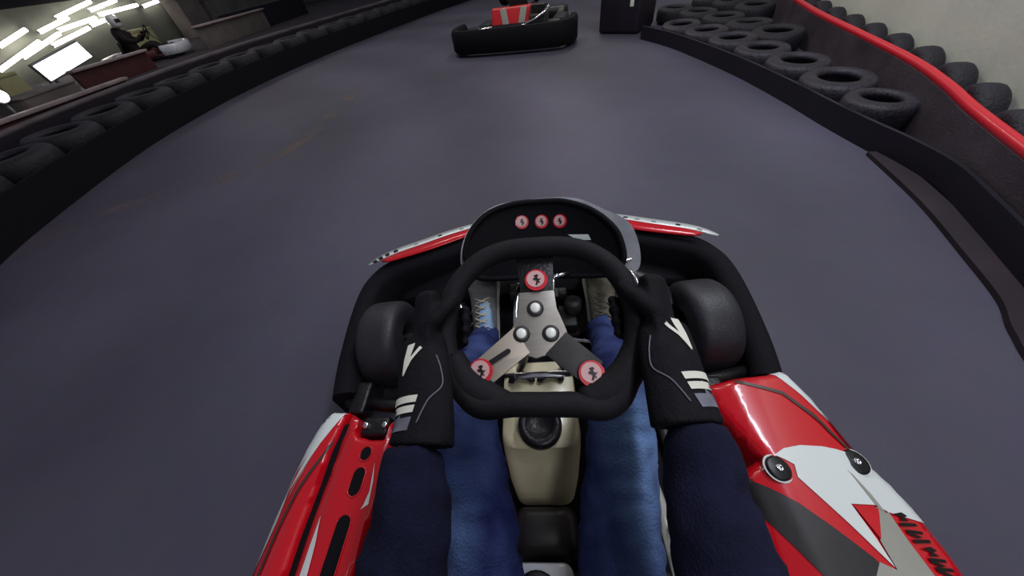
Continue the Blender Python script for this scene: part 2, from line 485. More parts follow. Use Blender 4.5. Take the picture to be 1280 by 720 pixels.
obj('top_rail', bm, 'panel', b2)

# black foam block on the far right
t = empty('barrier_block', (1.50, 5.12, 0), math.radians(-38))
tag(t, 'black square barrier block at the far end of the right tyre row', 'barrier block')
bm = bmesh.new(); box(bm, (0, 0, .27), (.58, .55, .54), .05, seg=3); obj('block', bm, 'panel_black', t)
bm = bmesh.new(); box(bm, (.17, -.277, .33), (.05, .006, .08), .002); obj('reflector', bm, 'glove_white', t, label='small white reflector')
bm = bmesh.new()
pf = offset_path(smooth_path([(-3.60, .1), (-4.07, 1.1), (-4.42, 2.29), (-4.57, 3.28), (-4.55, 4.73), (-4.19, 6.46), (-3.44, 8.6), (-2.3, 11.3), (-1.0, 13.6)]), -.46)
bm.faces.new([bm.verts.new((a, b, .004)) for a, b in pf]+[bm.verts.new(q) for q in ((-1, 25.9, .004), (-13.1, 25.9, .004), (-13.1, -1, .004), (-4.2, -1, .004))])
bmesh.ops.triangulate(bm, faces=bm.faces)
struct('floor', bm, mat('dark_pit_floor', (50, 40, 46), .9, noise_amt=.3, noise_scale=1.5), 'dark brown pit floor beyond the left tyre wall')  # darker sheet just above the main floor, pit side only
# worn painted streaks on the floor
def ground_strip(name, path, w, m, label):
    bm = bmesh.new(); wall_strip(bm, smooth_path(path, 6), .0005, .002, w)
    o = struct(name, bm, m, label); return o
def worn_paint(name, rgb, sc_):
    m = mat(name, rgb, .6); nt = m.node_tree; b = nt.nodes['Principled BSDF']
    tc = [n for n in nt.nodes if n.type == 'TEX_COORD'][0]
    n = nt.nodes.new('ShaderNodeTexNoise'); n.inputs['Scale'].default_value = sc_; n.inputs['Detail'].default_value = 3
    nt.links.new(tc.outputs['Object'], n.inputs['Vector'])
    r = nt.nodes.new('ShaderNodeValToRGB'); r.color_ramp.elements[0].position = .45; r.color_ramp.elements[1].position = .75
    r.color_ramp.elements[1].color = (.55, .55, .55, 1)
    nt.links.new(n.outputs['Fac'], r.inputs[0]); nt.links.new(r.outputs[0], b.inputs['Alpha'])
    return m
M['mark_pink'] = worn_paint('worn_pink_paint', (122, 104, 116), 2.6)
M['mark_tan'] = worn_paint('worn_tan_paint', (130, 112, 100), 2.2)
ground_strip('floor_marking', [(-3.75, 1.15), (-3.35, 1.45), (-3.0, 1.68), (-2.75, 1.90)], .22, 'mark_pink', 'faint worn pinkish streak on the left of the floor')
ground_strip('floor_marking', [(-2.65, 1.75), (-2.38, 2.04), (-2.24, 2.5), (-2.22, 3.3), (-2.26, 4.1)], .16, 'mark_tan', 'faint worn tan streak on the left of the floor')

# ------------------------------------------------------------------ pit area behind the left barrier
lamps = [(8.96, 9.83, .81, 1.01), (8.48, 9.87, .41, .75), (9.19, 10.51, .53, .82), (10.08, 11.08, .92, 1.09), (10.1, 11.42, .62, .81),
         (10.81, 12.1, 1.13, 1.34), (10.58, 11.86, .88, .99), (11.88, 12.95, 1.16, 1.29), (12.06, 13.59, 1.04, 1.11), (11.55, 12.48, .85, .95), (13.79, 14.63, 1.05, 1.13)]
where = ['at the left edge of the upper row', 'at the left edge of the lowest row', 'lowest row, beside the leftmost one', 'above the bright screen', 'just over the bright screen, lowest row',
         'at the very top of the cluster', 'in the middle of the cluster', 'top row, third from the far end', 'long one near the far end', 'lowest row at the far end', 'alone at the far end of the cluster']
for (y0, y1, z0, z1), wh in zip(lamps, where):
    t = empty('tube_lamp', (-13.12, (y0+y1)/2, (z0+z1)/2))
    tag(t, 'white glowing tube lamp on the pit wall, '+wh, 'lamp', 'tube lamps on the pit wall')
    d = V((0, (y1-y0)/2, (z1-z0)/2))
    bm = bmesh.new(); tube(bm, [V((.10, 0, 0))-d, V((.10, 0, 0))+d], .042, 12); obj('tube', bm, 'lamp', t)
    bm = bmesh.new(); tube(bm, [V((.025, 0, 0))-d*.9, V((.025, 0, 0))+d*.9], .028, 8)
    for s in (-1, 1): box(bm, V((.055, 0, 0))+d*s*.98, (.10, .03, .07), .008)
    obj('housing', bm, 'metal_lamp', t)

t = empty('display_board', (-10, 7.5, 0), 0)
tag(t, 'bright white lit display board standing in front of the pit wall', 'display')
bm = bmesh.new(); box(bm, (0, 0, .46), (.06, 1.25, .34), .01, rot=Matrix.Rotation(math.radians(9), 3, 'X')); obj('housing', bm, 'metal_lamp', t)
bm = bmesh.new(); box(bm, (.034, 0, .46), (.01, 1.19, .28), .003, rot=Matrix.Rotation(math.radians(9), 3, 'X')); obj('screen', bm, 'screen', t)
for s in (-1, 1):
    bm = bmesh.new(); box(bm, (0, s*.45, .155), (.05, .05, .31), .006); box(bm, (0, s*.45, .01), (.3, .06, .02), .006); obj('leg', bm, 'metal_lamp', t)
t = empty('round_lamp', (-8.0, 4.62, 0))
tag(t, 'round bright lamp on a short post at the left frame edge', 'lamp')
bm = bmesh.new(); lathe(bm, [(0, .075), (.05, .068), (.078, .04), (.085, 0), (.078, -.02), (0, -.025)], 24, align((1, -.3, .2), (0.03, 0, .40))); obj('lens', bm, 'lamp', t)
bm = bmesh.new(); lathe(bm, [(0, 0), (.09, 0), (.1, .04), (.09, .05), (0, .05)], 24, align((1, -.3, .2), (-.03, 0, .385))); tube(bm, [(-.03, 0, 0), (-.03, 0, .36)], .02, 8); lathe(bm, [(0, 0), (.1, 0), (.1, .015), (0, .02)], 20, Matrix.Translation((-.03, 0, 0)))
obj('post', bm, 'metal_lamp', t)

def crate(name, loc, s, rz, m, label, cat, group=None):
    t = empty(name, loc, rz); tag(t, label, cat, group)
    bm = bmesh.new(); box(bm, (0, 0, s[2]*.46), (s[0], s[1], s[2]*.92), .015); obj('body', bm, m, t)
    bm = bmesh.new(); box(bm, (0, 0, s[2]*.95), (s[0]*1.04, s[1]*1.04, s[2]*.1), .01); obj('lid', bm, m, t)
    return t
crate('crate', (-10.2, 6.25, 0), (.5, .5, .5), .2, 'beige', 'pale yellowish crate below the leftmost tube lamps', 'crate')
crate('crate', (-11.6, 11.3, 0), (.5, .7, .62), .1, 'beige', 'pale yellow-green crate on the far side of the display board', 'crate')
crate('crate', (-8.4, 5.35, 0), (.55, 1.0, .30), .15, 'concrete', 'low pale grey case in front of the lit display', 'crate')
crate('cabinet', (-12.6, 15.0, 0), (.6, 1.1, 1.15), 0, 'concrete', 'tall grey cabinet against the pit wall past the tube lamps', 'cabinet')
crate('cabinet', (-12.7, 16.6, 0), (.5, 1.2, 1.0), 0, 'wall_far', 'dark grey cabinet beside the taller grey one', 'cabinet')

def board_barrier(y0, y1, x, top, label, face='concrete'):
    t = empty('board_barrier', (x, (y0+y1)/2, 0)); tag(t, label, 'barrier', 'low board barriers along the pit lane')
    L = y1-y0
    bm = bmesh.new(); box(bm, (0, 0, top/2-.02), (.06, L, top-.04), .01); obj('board', bm, face, t)
    bm = bmesh.new(); box(bm, (0.02, 0, top-.02), (.16, L*1.01, .045), .01); obj('cap_rail', bm, 'plank', t)
board_barrier(6.6, 8.45, -9.0, .37, 'low pit-lane barrier with a pale cap rail, below the lit display', 'pit_red')
board_barrier(10.4, 13.8, -9.0, .52, 'long pit-lane barrier with a pale cap rail, beyond the parked kart')
board_barrier(3.2, 6.2, -7.6, .20, 'lowest brownish pit-lane barrier nearest the left frame edge', 'pit_red')
bm = bmesh.new(); box(bm, (-9.3, 14.6, .3), (.2, 5.5, .6), .02)
tag(obj('pit_lane_wall', bm, 'panel_black', smooth=False), 'long low black wall behind the second pit-lane barrier', 'barrier')

# ------------------------------------------------------------------ wheels
def make_wheel(parent, loc, rad, w, rim_r, side, name='wheel', steer=0):
    t = empty(name, loc, steer); t.parent = parent
    ax = Matrix.Rotation(PI/2, 4, 'Y')
    h = w/2
    bm = bmesh.new()
    prof = [(rim_r, -h*.86), (rim_r+.012, -h*.98), (rad*.80, -h*.99), (rad*.92, -h*.9), (rad*.985, -h*.68), (rad, -h*.35), (rad, h*.35), (rad*.985, h*.68),
            (rad*.92, h*.9), (rad*.80, h*.99), (rim_r+.012, h*.98), (rim_r, h*.86)]
    lathe(bm, prof, 40, ax, closed=True)
    obj('tyre', bm, 'rubber', t)
    bm = bmesh.new()
    prof = [(rim_r, -h*.86), (rim_r-.006, -h*.8), (rim_r-.012, -h*.4), (rim_r*.55, -h*.25), (.028, -h*.2), (.028, -h*.5), (0, -h*.5), (0, h*.5), (.028, h*.5), (.028, h*.2), (rim_r*.55, h*.25), (rim_r-.012, h*.4), (rim_r-.006, h*.8), (rim_r, h*.86)]
    lathe(bm, prof, 32, ax)
    for k in range(3):
        a = 2*PI*k/3
        for s in (-1, 1):
            lathe(bm, [(0, .012), (.008, .012), (.008, 0)], 8, align((s, 0, 0), (s*h*.27, .04*math.cos(a), .04*math.sin(a))))
    obj('rim', bm, 'steel_dark', t)
    return t

# ------------------------------------------------------------------ our kart
kart = empty('go_kart', (0, -.1, 0))
tag(kart, 'red, white and black go-kart driven by the person in blue jeans', 'go-kart')
K = V((0, .1, 0))   # world -> kart coordinates
def shift(o): o.location = o.location+K; return o
def kobj(name, bm, m, parent=None, **k):
    o = obj(name, bm, m, parent or kart, **k)
    if not parent: o.location = K
    return o

# floor tray
tray = [(-.30, .36), (.30, .36), (.33, .2), (.36, -.25), (.36, -1.0), (-.36, -1.0), (-.36, -.25), (-.33, .2)]
bm = bmesh.new(); fc = bm.faces.new([bm.verts.new((x, y, .055)) for x, y in tray]); rr = bmesh.ops.extrude_face_region(bm, geom=[fc])
for v in rr['geom']:
    if isinstance(v, bmesh.types.BMVert): v.co.z = .063
kobj('floor_tray', bm, 'black_matte', smooth=False)
# chassis tubes
bm = bmesh.new()
for s in (-1, 1):
    tube(bm, catmull([(s*.10, .40, .08), (s*.26, .36, .08), (s*.30, .2, .08), (s*.31, -.1, .08), (s*.33, -.5, .08), (s*.33, -1.2, .08)], 6), .016, 10)
    tube(bm, catmull([(s*.31, -.02, .08), (s*.40, -.06, .10), (s*.42, -.06, .14)], 4), .016, 10)
    tube(bm, [(s*.33, -.36, .08), (s*.62, -.37, .10), (s*.62, -.85, .10), (s*.33, -.86, .08)], .012, 8)
tube(bm, [(-.10, .40, .08), (.10, .40, .08)], .016, 10)
tube(bm, [(-.31, -.05, .08), (.31, -.05, .08)], .016, 10)
tube(bm, [(-.33, -.7, .08), (.33, -.7, .08)], .016, 10)
tube(bm, [(-.33, -1.15, .10), (.33, -1.15, .10)], .02, 10)
kobj('chassis_frame', bm, 'steel_dark')
# stub axles / steering arms with tie rods
for s in (-1, 1):
    bm = bmesh.new()
    tube(bm, [(s*.40, -.06, .135), (s*.50, -.06, .135)], .014, 10)
    box(bm, (s*.40, -.06, .13), (.035, .045, .11), .006)
    tube(bm, [(s*.40, -.06, .13), (s*.36, -.16, .125)], .010, 8)
    kobj('stub_axle', bm, 'tube_steel')
for s in (-1, 1):
    bm = bmesh.new(); tube(bm, [(s*.36, -.16, .125), (s*.03, -.10, .15)], .008, 8)
    for q in ((s*.355, -.16, .125), (s*.05, -.102, .149)): lathe(bm, [(0, -.012), (.012, -.009), (.014, 0), (.012, .009), (0, .012)], 10, Matrix.Translation(q))
    kobj('tie_rod', bm, 'chrome')
for s, x in ((-1, -.518), (1, .508)):
    w = make_wheel(kart, V((x, -.092, .149))+K, .149, .132, .064, s, steer=math.radians(3))
for s in (-1, 1):
    w = make_wheel(kart, V((s*.575, -1.15, .14))+K, .14, .2, .064, s)
bm = bmesh.new(); tube(bm, [(-.48, -1.15, .14), (.48, -1.15, .14)], .02, 12); kobj('rear_axle', bm, 'tube_steel')

# front bumper: swept black band round the front wheels
half = [(.632, -.305), (.655, -.20), (.676, -.05), (.684, .08), (.668, .175), (.605, .262), (.45, .335), (.33, .385), (.18, .425), (0, .44)]
plan = [(-x, y) for x, y in half]+[(x, y) for x, y in half[::-1][1:]]
ps = smooth_path(plan, 5)
def sweep_profile(bm, path, prof, closed_prof=True):
    """prof(i, t) -> [(offset outward, z)...] ; path turns clockwise seen from above so outward is on the left."""
    P = [V((a, b, 0)) for a, b in path]; N = len(P); rings = []
    for i in range(N):
        t = (P[min(i+1, N-1)]-P[max(i-1, 0)]).normalized(); n = V((-t.y, t.x, 0))
        rings.append([bm.verts.new(P[i]+n*o+V((0, 0, z))) for o, z in prof(i, i/(N-1))])
    m = len(rings[0])
    for i in range(N-1):
        for k in range(m if closed_prof else m-1):
            bm.faces.new((rings[i][k], rings[i][(k+1) % m], rings[i+1][(k+1) % m], rings[i+1][k]))
    if closed_prof:
        bm.faces.new(rings[0][::-1]); bm.faces.new(rings[-1])
def bprof(i, t):
    c = abs(t-.5)*2           # 0 at nose centre, 1 at the rear tips
    top = .215+.03*(1-c)
    wd = .072+.05*max(0, 1-c*1.6)
    return [(0.006, .06), (.012, .10), (.006, top-.03), (-.006, top-.008), (-.022, top), (-wd*.8, top-.008), (-wd, top-.03), (-wd*1.02, .07), (-wd*.5, .05)]
bm = bmesh.new(); sweep_profile(bm, ps, bprof)
bump = kobj('front_bumper', bm, 'black_matte'); sharp(bump, 60)
# inner black nose deck
deck = [(-.59, .14), (-.55, .25), (-.43, .31), (-.30, .345), (0, .37), (.30, .345), (.43, .31), (.55, .25), (.59, .14), (.40, .13), (.30, .12), (-.30, .12), (-.40, .13)]
shell('nose_deck', deck, lambda x, y: .15-.12*abs(x)**2, .06, .02, 'black_matte', kart, .03).location = K
# red and white band on the nose, with black lettering
def band(name, a, b, o0, o1, z0, z1, m, parent, taper=True, label=None):
    seg = [p for i, p in enumerate(ps) if a <= i/(len(ps)-1) <= b]
    N = len(seg)
    def pf(i, t):
        k = math.sin(PI*min(1, max(0.0, t)))**.35 if taper else 1
        k = max(k, .15)
        return [(o0, z0), (o0+(o1-o0)*k, z0+(z1-z0)*k), (o0+(o1-o0)*k-.004, z0+(z1-z0)*k-.004), (o0-.004, z0-.004)]
    bm = bmesh.new(); sweep_profile(bm, seg, pf)
    o = obj(name, bm, m, parent, label=label); return o
for a, b in ((.235, .455), (.545, .765)):
    band('white_stripe', a, b, .024, -.022, .250, .262, 'white', bump, label='white lettered stripe')
    band('red_stripe', a+(.03 if a < .4 else 0), b-(0 if a < .4 else .03), -.022, -.054, .262, .250, 'red', bump, label='red stripe')
def path_at(t):
    i = t*(len(ps)-1); j = int(i); return V((ps[j][0], ps[j][1], 0)).lerp(V((ps[min(j+1, len(ps)-1)][0], ps[min(j+1, len(ps)-1)][1], 0)), i-j)
random.seed(3)
for a, b, n in ((.25, .30, 4), (.30, .42, 3), (.60, .66, 3), (.66, .74, 3)):
    for k in range(n):
        t = a+(b-a)*(k+.5)/n; p = path_at(t); q = path_at(t+.01); tg = (q-p).normalized(); nn = V((-tg.y, tg.x, 0))
        bm = bmesh.new(); c = p+nn*(-.003)+V((0, 0, .2585))
        box(bm, (0, 0, 0), (.016, .022 if n > 3 else .010, .003)); bmesh.ops.transform(bm, matrix=align(nn*.25+V((0, 0, 1)), c, tg), verts=bm.verts)
        obj('letter', bm, 'decal_black' if n > 3 or k == 1 else 'grey_vinyl', bump, smooth=False)

# front fairing (white outer shell, black inner panel with three round stickers)
NV = V((0, .622, .783)); NN = V((0, -.783, .622)); NC = V((.02, .18, .5))
def npt(a, b, d=0): return NC+V((a, 0, 0))+NV*b+NN*d
def plate(name, poly, th, m, parent, org, U, W, Nn, bev=.004, curve=0, label=None, step=None):
    if step:
        bm = poly_grid(poly, step)
    else:
        bm = bmesh.new(); bm.faces.new([bm.verts.new((x, y, 0)) for x, y in poly])
    fs = bm.faces[:]
    bmesh.ops.recalc_face_normals(bm, faces=fs)
    rr = bmesh.ops.extrude_face_region(bm, geom=fs)
    for g in rr['geom']:
        if isinstance(g, bmesh.types.BMVert): g.co.z = -th
    if bev and not step:
        es = [e for e in bm.edges if abs(e.verts[0].co.z-e.verts[1].co.z) < 1e-7]
        bmesh.ops.bevel(bm, geom=es, offset=bev, segments=2, affect='EDGES', profile=.5)
    org, U, W, Nn = V(org), V(U), V(W), V(Nn)
    for v in bm.verts:
        x, y, z = v.co
        v.co = org+U*x+W*y+Nn*(z+(curve(x, y) if curve else 0))
    return sharp(obj(name, bm, m, parent, label=label), 40)
fair = empty('front_fairing', K); fair.parent = kart
ncurve = lambda x, y: 2.2*(x-.0)**2*.55-.02
blk = [(p.x, p.y) for p in catmull([(.024, -.004, 0), (-.076, -.004, 0), (-.155, -.026, 0), (-.205, -.068, 0), (-.232, -.118, 0), (-.238, -.175, 0), (-.20, -.235, 0), (0, -.25, 0), (.20, -.255, 0), (.250, -.215, 0), (.246, -.148, 0), (.222, -.098, 0), (.165, -.045, 0), (.09, -.012, 0)], 4, True)]
inner = plate('inner_panel', blk, .05, 'black_matte', fair, NC, (1, 0, 0), NV, NN, curve=ncurve, step=.03)
out = [(p.x, p.y) for p in catmull([(.025, .008, 0), (-.114, .002, 0), (-.19, -.035, 0), (-.238, -.095, 0), (-.258, -.16, 0), (-.250, -.20, 0), (-.19, -.235, 0), (0, -.245, 0), (.20, -.25, 0), (.285, -.25, 0), (.300, -.19, 0), (.276, -.10, 0), (.21, -.05, 0), (.13, -.005, 0)], 4, True)]
plate('outer_shell', out, .03, 'pale_shell', fair, NC-NN*.045, (1, 0, 0), NV, NN, curve=lambda x, y: ncurve(x, y)-.004, step=.03, label='pale grey outer shell')
# raised hood lip round the inner panel
bm = bmesh.new()
rim = [npt(a*.97+.0006, b*.97-.004, ncurve(a, b)+.004) for a, b in blk]
tube(bm, rim, .009, 8, closed=True); obj('rim_lip', bm, 'black_matte', fair)
tn = bvh_of(inner)
def figure(cx, cy, s):
    """small black prancing shape"""
    return [(cx+a*s, cy+b*s) for a, b in ((-.1, -.6), (.05, -.15), (-.35, .0), (-.3, .2), (-.05, .2), (-.25, .5), (.1, .62), (.3, .45), (.12, .3), (.25, .05), (.6, .1), (.3, -.15), (.45, -.5), (.2, -.35), (.1, -.7))]
def round_badge(name, cx, cy, rad, tree, parent, org, U, W, D, off=.002):
    b = decal(name, ngon(cx, cy, rad), tree, 'rail_red', parent, org, U, W, D, off)
    decal('badge_disc', ngon(cx-rad*.05, cy+rad*.08, rad*.78), tree, M['badge'], b, org, U, W, D, off+.0012)
    decal('badge_figure', figure(cx, cy, rad*.78), tree, 'decal_black', b, org, U, W, D, off+.0024)
    return b
M['badge'] = mat('pale_pink_badge', (216, 170, 168), .4)
for a, b in ((-.051, -.066), (.012, -.070), (.070, -.074)):
    round_badge('sticker', a, b, .0215, tn, fair, NC, (1, 0, 0), NV, -NN)
# small white sticker below the badges, and side clamps
decal('sticker', [(.092, -.118), (.154, -.123), (.161, -.141), (.121, -.138)], tn, 'white', fair, NC, (1, 0, 0), NV, -NN, .002)
bm = bmesh.new(); box(bm, (.290, .035, .345), (.05, .02, .018), .005, rot=Matrix.Rotation(.3, 3, 'Z')); tube(bm, [(.275, -.005, .32), (.285, -.06, .29)], .012, 8)
obj('clamp', bm, 'chrome', fair, label='bright metal clamp')
bm = bmesh.new()
for s in (-1, 1): tube(bm, catmull([(s*.16, .07, .36), (s*.18, .13, .2), (s*.2, .2, .09)], 5), .012, 8)
obj('fairing_stay', bm, 'steel_dark', fair)

# steering wheel
SC = V((.008, -.345, .6)); SU = V((1, 0, 0)); SV = V((0, .935, .355)).normalized(); SN = SU.cross(SV)
def sp(a, b, d=0): return SC+SU*a+SV*b+SN*d
sw = empty('steering_wheel', K); sw.parent = kart
rimp = [(0, .134), (-.055, .132), (-.105, .113), (-.147, .070), (-.168, .012), (-.168, -.045), (-.152, -.095), (-.128, -.132), (-.100, -.150), (-.052, -.148), (0, -.150),
        (.050, -.152), (.088, -.158), (.118, -.142), (.143, -.095), (.160, -.040), (.162, .015), (.142, .072), (.102, .112), (.055, .130)]
bm = bmesh.new()
rc = [sp(p.x, p.y) for p in catmull([(a, b, 0) for a, b in rimp], 4, True)]
tube(bm, rc, .0195, 16, closed=True); obj('wheel_rim', bm, 'wheel_suede', sw)
for s in (-1, 1):   # padded lower corners where the spokes enter
    bm = bmesh.new()
    limb(bm, [(sp(s*.155, -.065), .018, .020), (sp(s*.135, -.105), .020, .026), (sp(s*.105, -.130), .018, .028), (sp(s*.06, -.146), .014, .018)], 12, 3)
    obj('rim_padding', bm, 'wheel_suede', sw)
hubp = [(-.034, .045), (.030, .045), (.032, .012), (.045, -.028), (.048, -.042), (.030, -.058), (.012, -.070), (-.010, -.076), (-.032, -.068), (-.055, -.045), (-.052, -.028), (-.038, .006)]
hub = plate('hub_plate', hubp, .008, 'steel', sw, SC-SN*.004, SU, SV, SN, .0015)
armL = [(-.046, -.020), (-.020, -.066), (-.030, -.073), (-.092, -.118), (-.128, -.086)]
plate('spoke_plate', armL, .005, 'steel_tan', sw, SC-SN*.002, SU, SV, SN, .001, label='pale worn metal left spoke')
armR = [(.044, -.034), (.100, -.088), (.066, -.122), (.006, -.070)]
plate('spoke_plate', armR, .005, 'steel_dark', sw, SC-SN*.002, SU, SV, SN, .001, label='dark painted right spoke')
armT = [(-.030, .028), (.028, .028), (.034, .12), (-.038, .12)]
topa = plate('spoke_plate', armT, .006, 'black', sw, SC-SN*.0095, SU, SV, SN, .001, label='black upper spoke')
tsw = BVHTree.FromPolygons([sp(a, b) for a, b in ((-.3, -.3), (.3, -.3), (.3, .3), (-.3, .3))], [(0, 1, 2, 3)])
decal('slot', stadium(-.074, -.072, .009, .048, math.radians(-60)), tsw, 'decal_black', sw, SC, SU, SV, -SN, .0015, label='slot in left spoke')
round_badge('sticker', -.001, .066, .021, tsw, sw, SC, SU, SV, -SN, .001)
round_badge('sticker', -.104, -.094, .021, tsw, sw, SC, SU, SV, -SN, .006)
round_badge('sticker', .078, -.106, .021, tsw, sw, SC, SU, SV, -SN, .006)
for a, b in ((-.006, .012), (-.033, -.033), (.018, -.035)):
    bm = bmesh.new(); m4 = align(SN, sp(a, b, -.004))
    lathe(bm, [(.015, 0), (.015, .0025), (.010, .003), (.0, .003)], 20, m4)
    o = obj('washer', bm, 'steel_dark', sw)
    bm = bmesh.new(); lathe(bm, [(.0092, .003), (.0092, .007), (.0075, .0085), (0, .0085)], 16, m4); obj('bolt', bm, 'bolt_white', o)
bm = bmesh.new(); tube(bm, [sp(-.004, -.02, -.010), (0, -.10, .16)], .0125, 12)
lathe(bm, [(.03, 0), (.03, -.03), (.018, -.05), (0, -.05)], 20, align(SN, sp(-.004, -.02, -.012)))
kobj('steering_column', bm, 'steel_dark')
bm = bmesh.new()   # column support hoop
tube(bm, catmull([(-.10, -.22, .08), (-.045, -.27, .30), (-.03, -.30, .44), (0, -.31, .47), (.03, -.30, .44), (.045, -.27, .30), (.10, -.22, .08)], 6), .010, 8)
kobj('column_support', bm, 'tube_steel')
bm = bmesh.new(); box(bm, sp(-.002, -.095, -.09), (.11, .012, .006), .002, rot=Matrix.Rotation(.36, 3, 'X')); kobj('column_bracket', bm, 'chrome')

bm = bmesh.new(); tube(bm, catmull([(.195, -.47, .20), (.212, -.52, .245), (.222, -.59, .25), (.226, -.64, .24), (.232, -.72, .22)], 5), .014, 8, flat=.35)
kobj('seat_edge', bm, 'grey_vinyl', label='thin pale grey seat edge')
for y in (-.625, -.655):
    bm = bmesh.new(); lathe(bm, [(.008, 0), (.008, .008), (.005, .011), (0, .011)], 10, Matrix.Translation((.232, y, .25))); kobj('seat_bolt', bm, 'chrome')
for pts in ([(-.225, -.01, .36), (-.236, -.09, .42), (-.225, -.20, .42), (-.19, -.26, .36)], [(-.205, -.04, .40), (-.215, -.11, .42), (-.20, -.17, .40)], [(.225, -.03, .38), (.253, -.08, .42), (.262, -.15, .42), (.26, -.22, .36)]):
    bm = bmesh.new(); tube(bm, catmull(pts, 5), .0045, 8); kobj('side_rod', bm, 'chrome')
# pedals
for s, x in ((-1, -.175), (1, .20)):
    p = empty('pedal', V((x, .20, .09))+K); p.parent = kart
    bm = bmesh.new(); tube(bm, [(0, 0, 0), (0, -.02, .16)], .009, 8); tube(bm, [(-.05, -.022, .165), (.05, -.022, .165)], .011, 8); tube(bm, [(-.05, -.022, .165), (-.045, .0, .215), (.045, .0, .215), (.05, -.022, .165)], .007, 8)
    obj('pedal_arm', bm, 'chrome', p)
bm = bmesh.new(); tube(bm, catmull([(.055, -.01, .34), (.045, -.10, .30), (.05, -.16, .22)], 4), .006, 8); tube(bm, [(.055, -.01, .34), (.13, .05, .30)], .007, 8)
tube(bm, catmull([(-.06, .06, .24), (-.075, -.05, .22), (-.07, -.16, .18), (-.06, -.25, .12)], 4), .010, 8); tube(bm, [(-.10, .1, .2), (-.04, .06, .24)], .008, 8)
kobj('brake_rod', bm, 'chrome', label='bright metal rods and brake linkage')
bm = bmesh.new()
for q, s_ in (((.10, -.02, .13), (.06, .09, .05)), ((.09, .06, .17), (.03, .03, .05)), ((-.07, .05, .20), (.05, .05, .07)), ((.05, .1, .12), (.12, .05, .04))): box(bm, q, s_, .006)
lathe(bm, [(0, 0), (.03, 0), (.03, .06), (.02, .07), (0, .07)], 16, Matrix.Translation((.12, .0, .14)))
kobj('master_cylinder', bm, 'steel_dark')

# fuel tank between the legs
tk = empty('fuel_tank', K); tk.parent = kart
def rrect(w, l, rr, z, cx, cy, n=5):
    o = []
    for sx, sy, a0 in ((1, 1, 0), (-1, 1, PI/2), (-1, -1, PI), (1, -1, 3*PI/2)):
        for k in range(n+1):
            a = a0+PI/2*k/n
            o.append(V((cx+sx*(w-rr)+rr*math.cos(a), cy+sy*(l-rr)+rr*math.sin(a), z)))
    return o
def loft(bm, rings):
    R = [[bm.verts.new(p) for p in q] for q in rings]; n = len(R[0])
    for i in range(len(R)-1):
        for k in range(n): bm.faces.new((R[i][k], R[i][(k+1) % n], R[i+1][(k+1) % n], R[i+1][k]))
    bm.faces.new(R[0][::-1]); bm.faces.new(R[-1])
TX = -.013
bm = bmesh.new()
loft(bm, [rrect(.070, .145, .03, .066, TX, -.405), rrect(.078, .155, .035, .075, TX, -.405), rrect(.088, .150, .04, .13, TX, -.385), rrect(.098, .130, .04, .175, TX, -.355),
          rrect(.100, .120, .04, .20, TX, -.345), rrect(.096, .116, .04, .212, TX, -.345), rrect(.086, .105, .035, .218, TX, -.345)])
sharp(obj('tank_body', bm, 'cream', tk, label='cream plastic tank body'), 40)
bm = bmesh.new()
lathe(bm, [(.040, .210), (.046, .222), (.052, .226), (.054, .235), (.054, .252), (.050, .260), (.036, .262), (.034, .257), (0, .256)], 28, Matrix.Translation((TX, -.418, 0)))
obj('tank_cap', bm, 'cap', tk, label='big round black cap')
bm = bmesh.new()
for y in (-.27, -.33): tube(bm, catmull([(TX-.10, y, .14), (TX-.10, y, .21), (TX-.06, y, .222), (TX+.06, y, .222), (TX+.10, y, .21), (TX+.10, y, .14)], 4), .006, 6, flat=.5)
obj('tank_strap', bm, 'black', tk)
bm = bmesh.new()
for cx in (TX-.045, TX+.035):
    tube(bm, [(cx+.03*math.cos(a), -.292+.012*math.sin(a), .222+.012*math.sin(a)) for a in [PI*k/10 for k in range(11)]], .009, 8)
obj('tank_handle', bm, 'cap', tk)
# dark moulded hump behind the tank + pale box
bm = bmesh.new(); loft(bm, [rrect(.075, .05, .025, .063, -.014, -.622), rrect(.073, .048, .025, .13, -.014, -.618), rrect(.066, .038, .022, .165, -.014, -.615), rrect(.05, .026, .018, .172, -.014, -.615)])
kobj('seat_hump', bm, 'groove')
bx = empty('battery_box', K); bx.parent = kart
bm = bmesh.new(); loft(bm, [rrect(.068, .07, .02, .063, -.034, -.745), rrect(.072, .074, .02, .20, -.034, -.745), rrect(.07, .072, .018, .222, -.034, -.745), rrect(.062, .064, .015, .228, -.034, -.745)])
sharp(obj('box_body', bm, 'pale_shell', bx, label='pale grey box body'), 40)
bm = bmesh.new(); lathe(bm, [(.030, .222), (.044, .226), (.046, .238), (.042, .244), (0, .240)], 24, Matrix.Translation((-.034, -.728, 0))); obj('box_cap', bm, 'cap', bx)
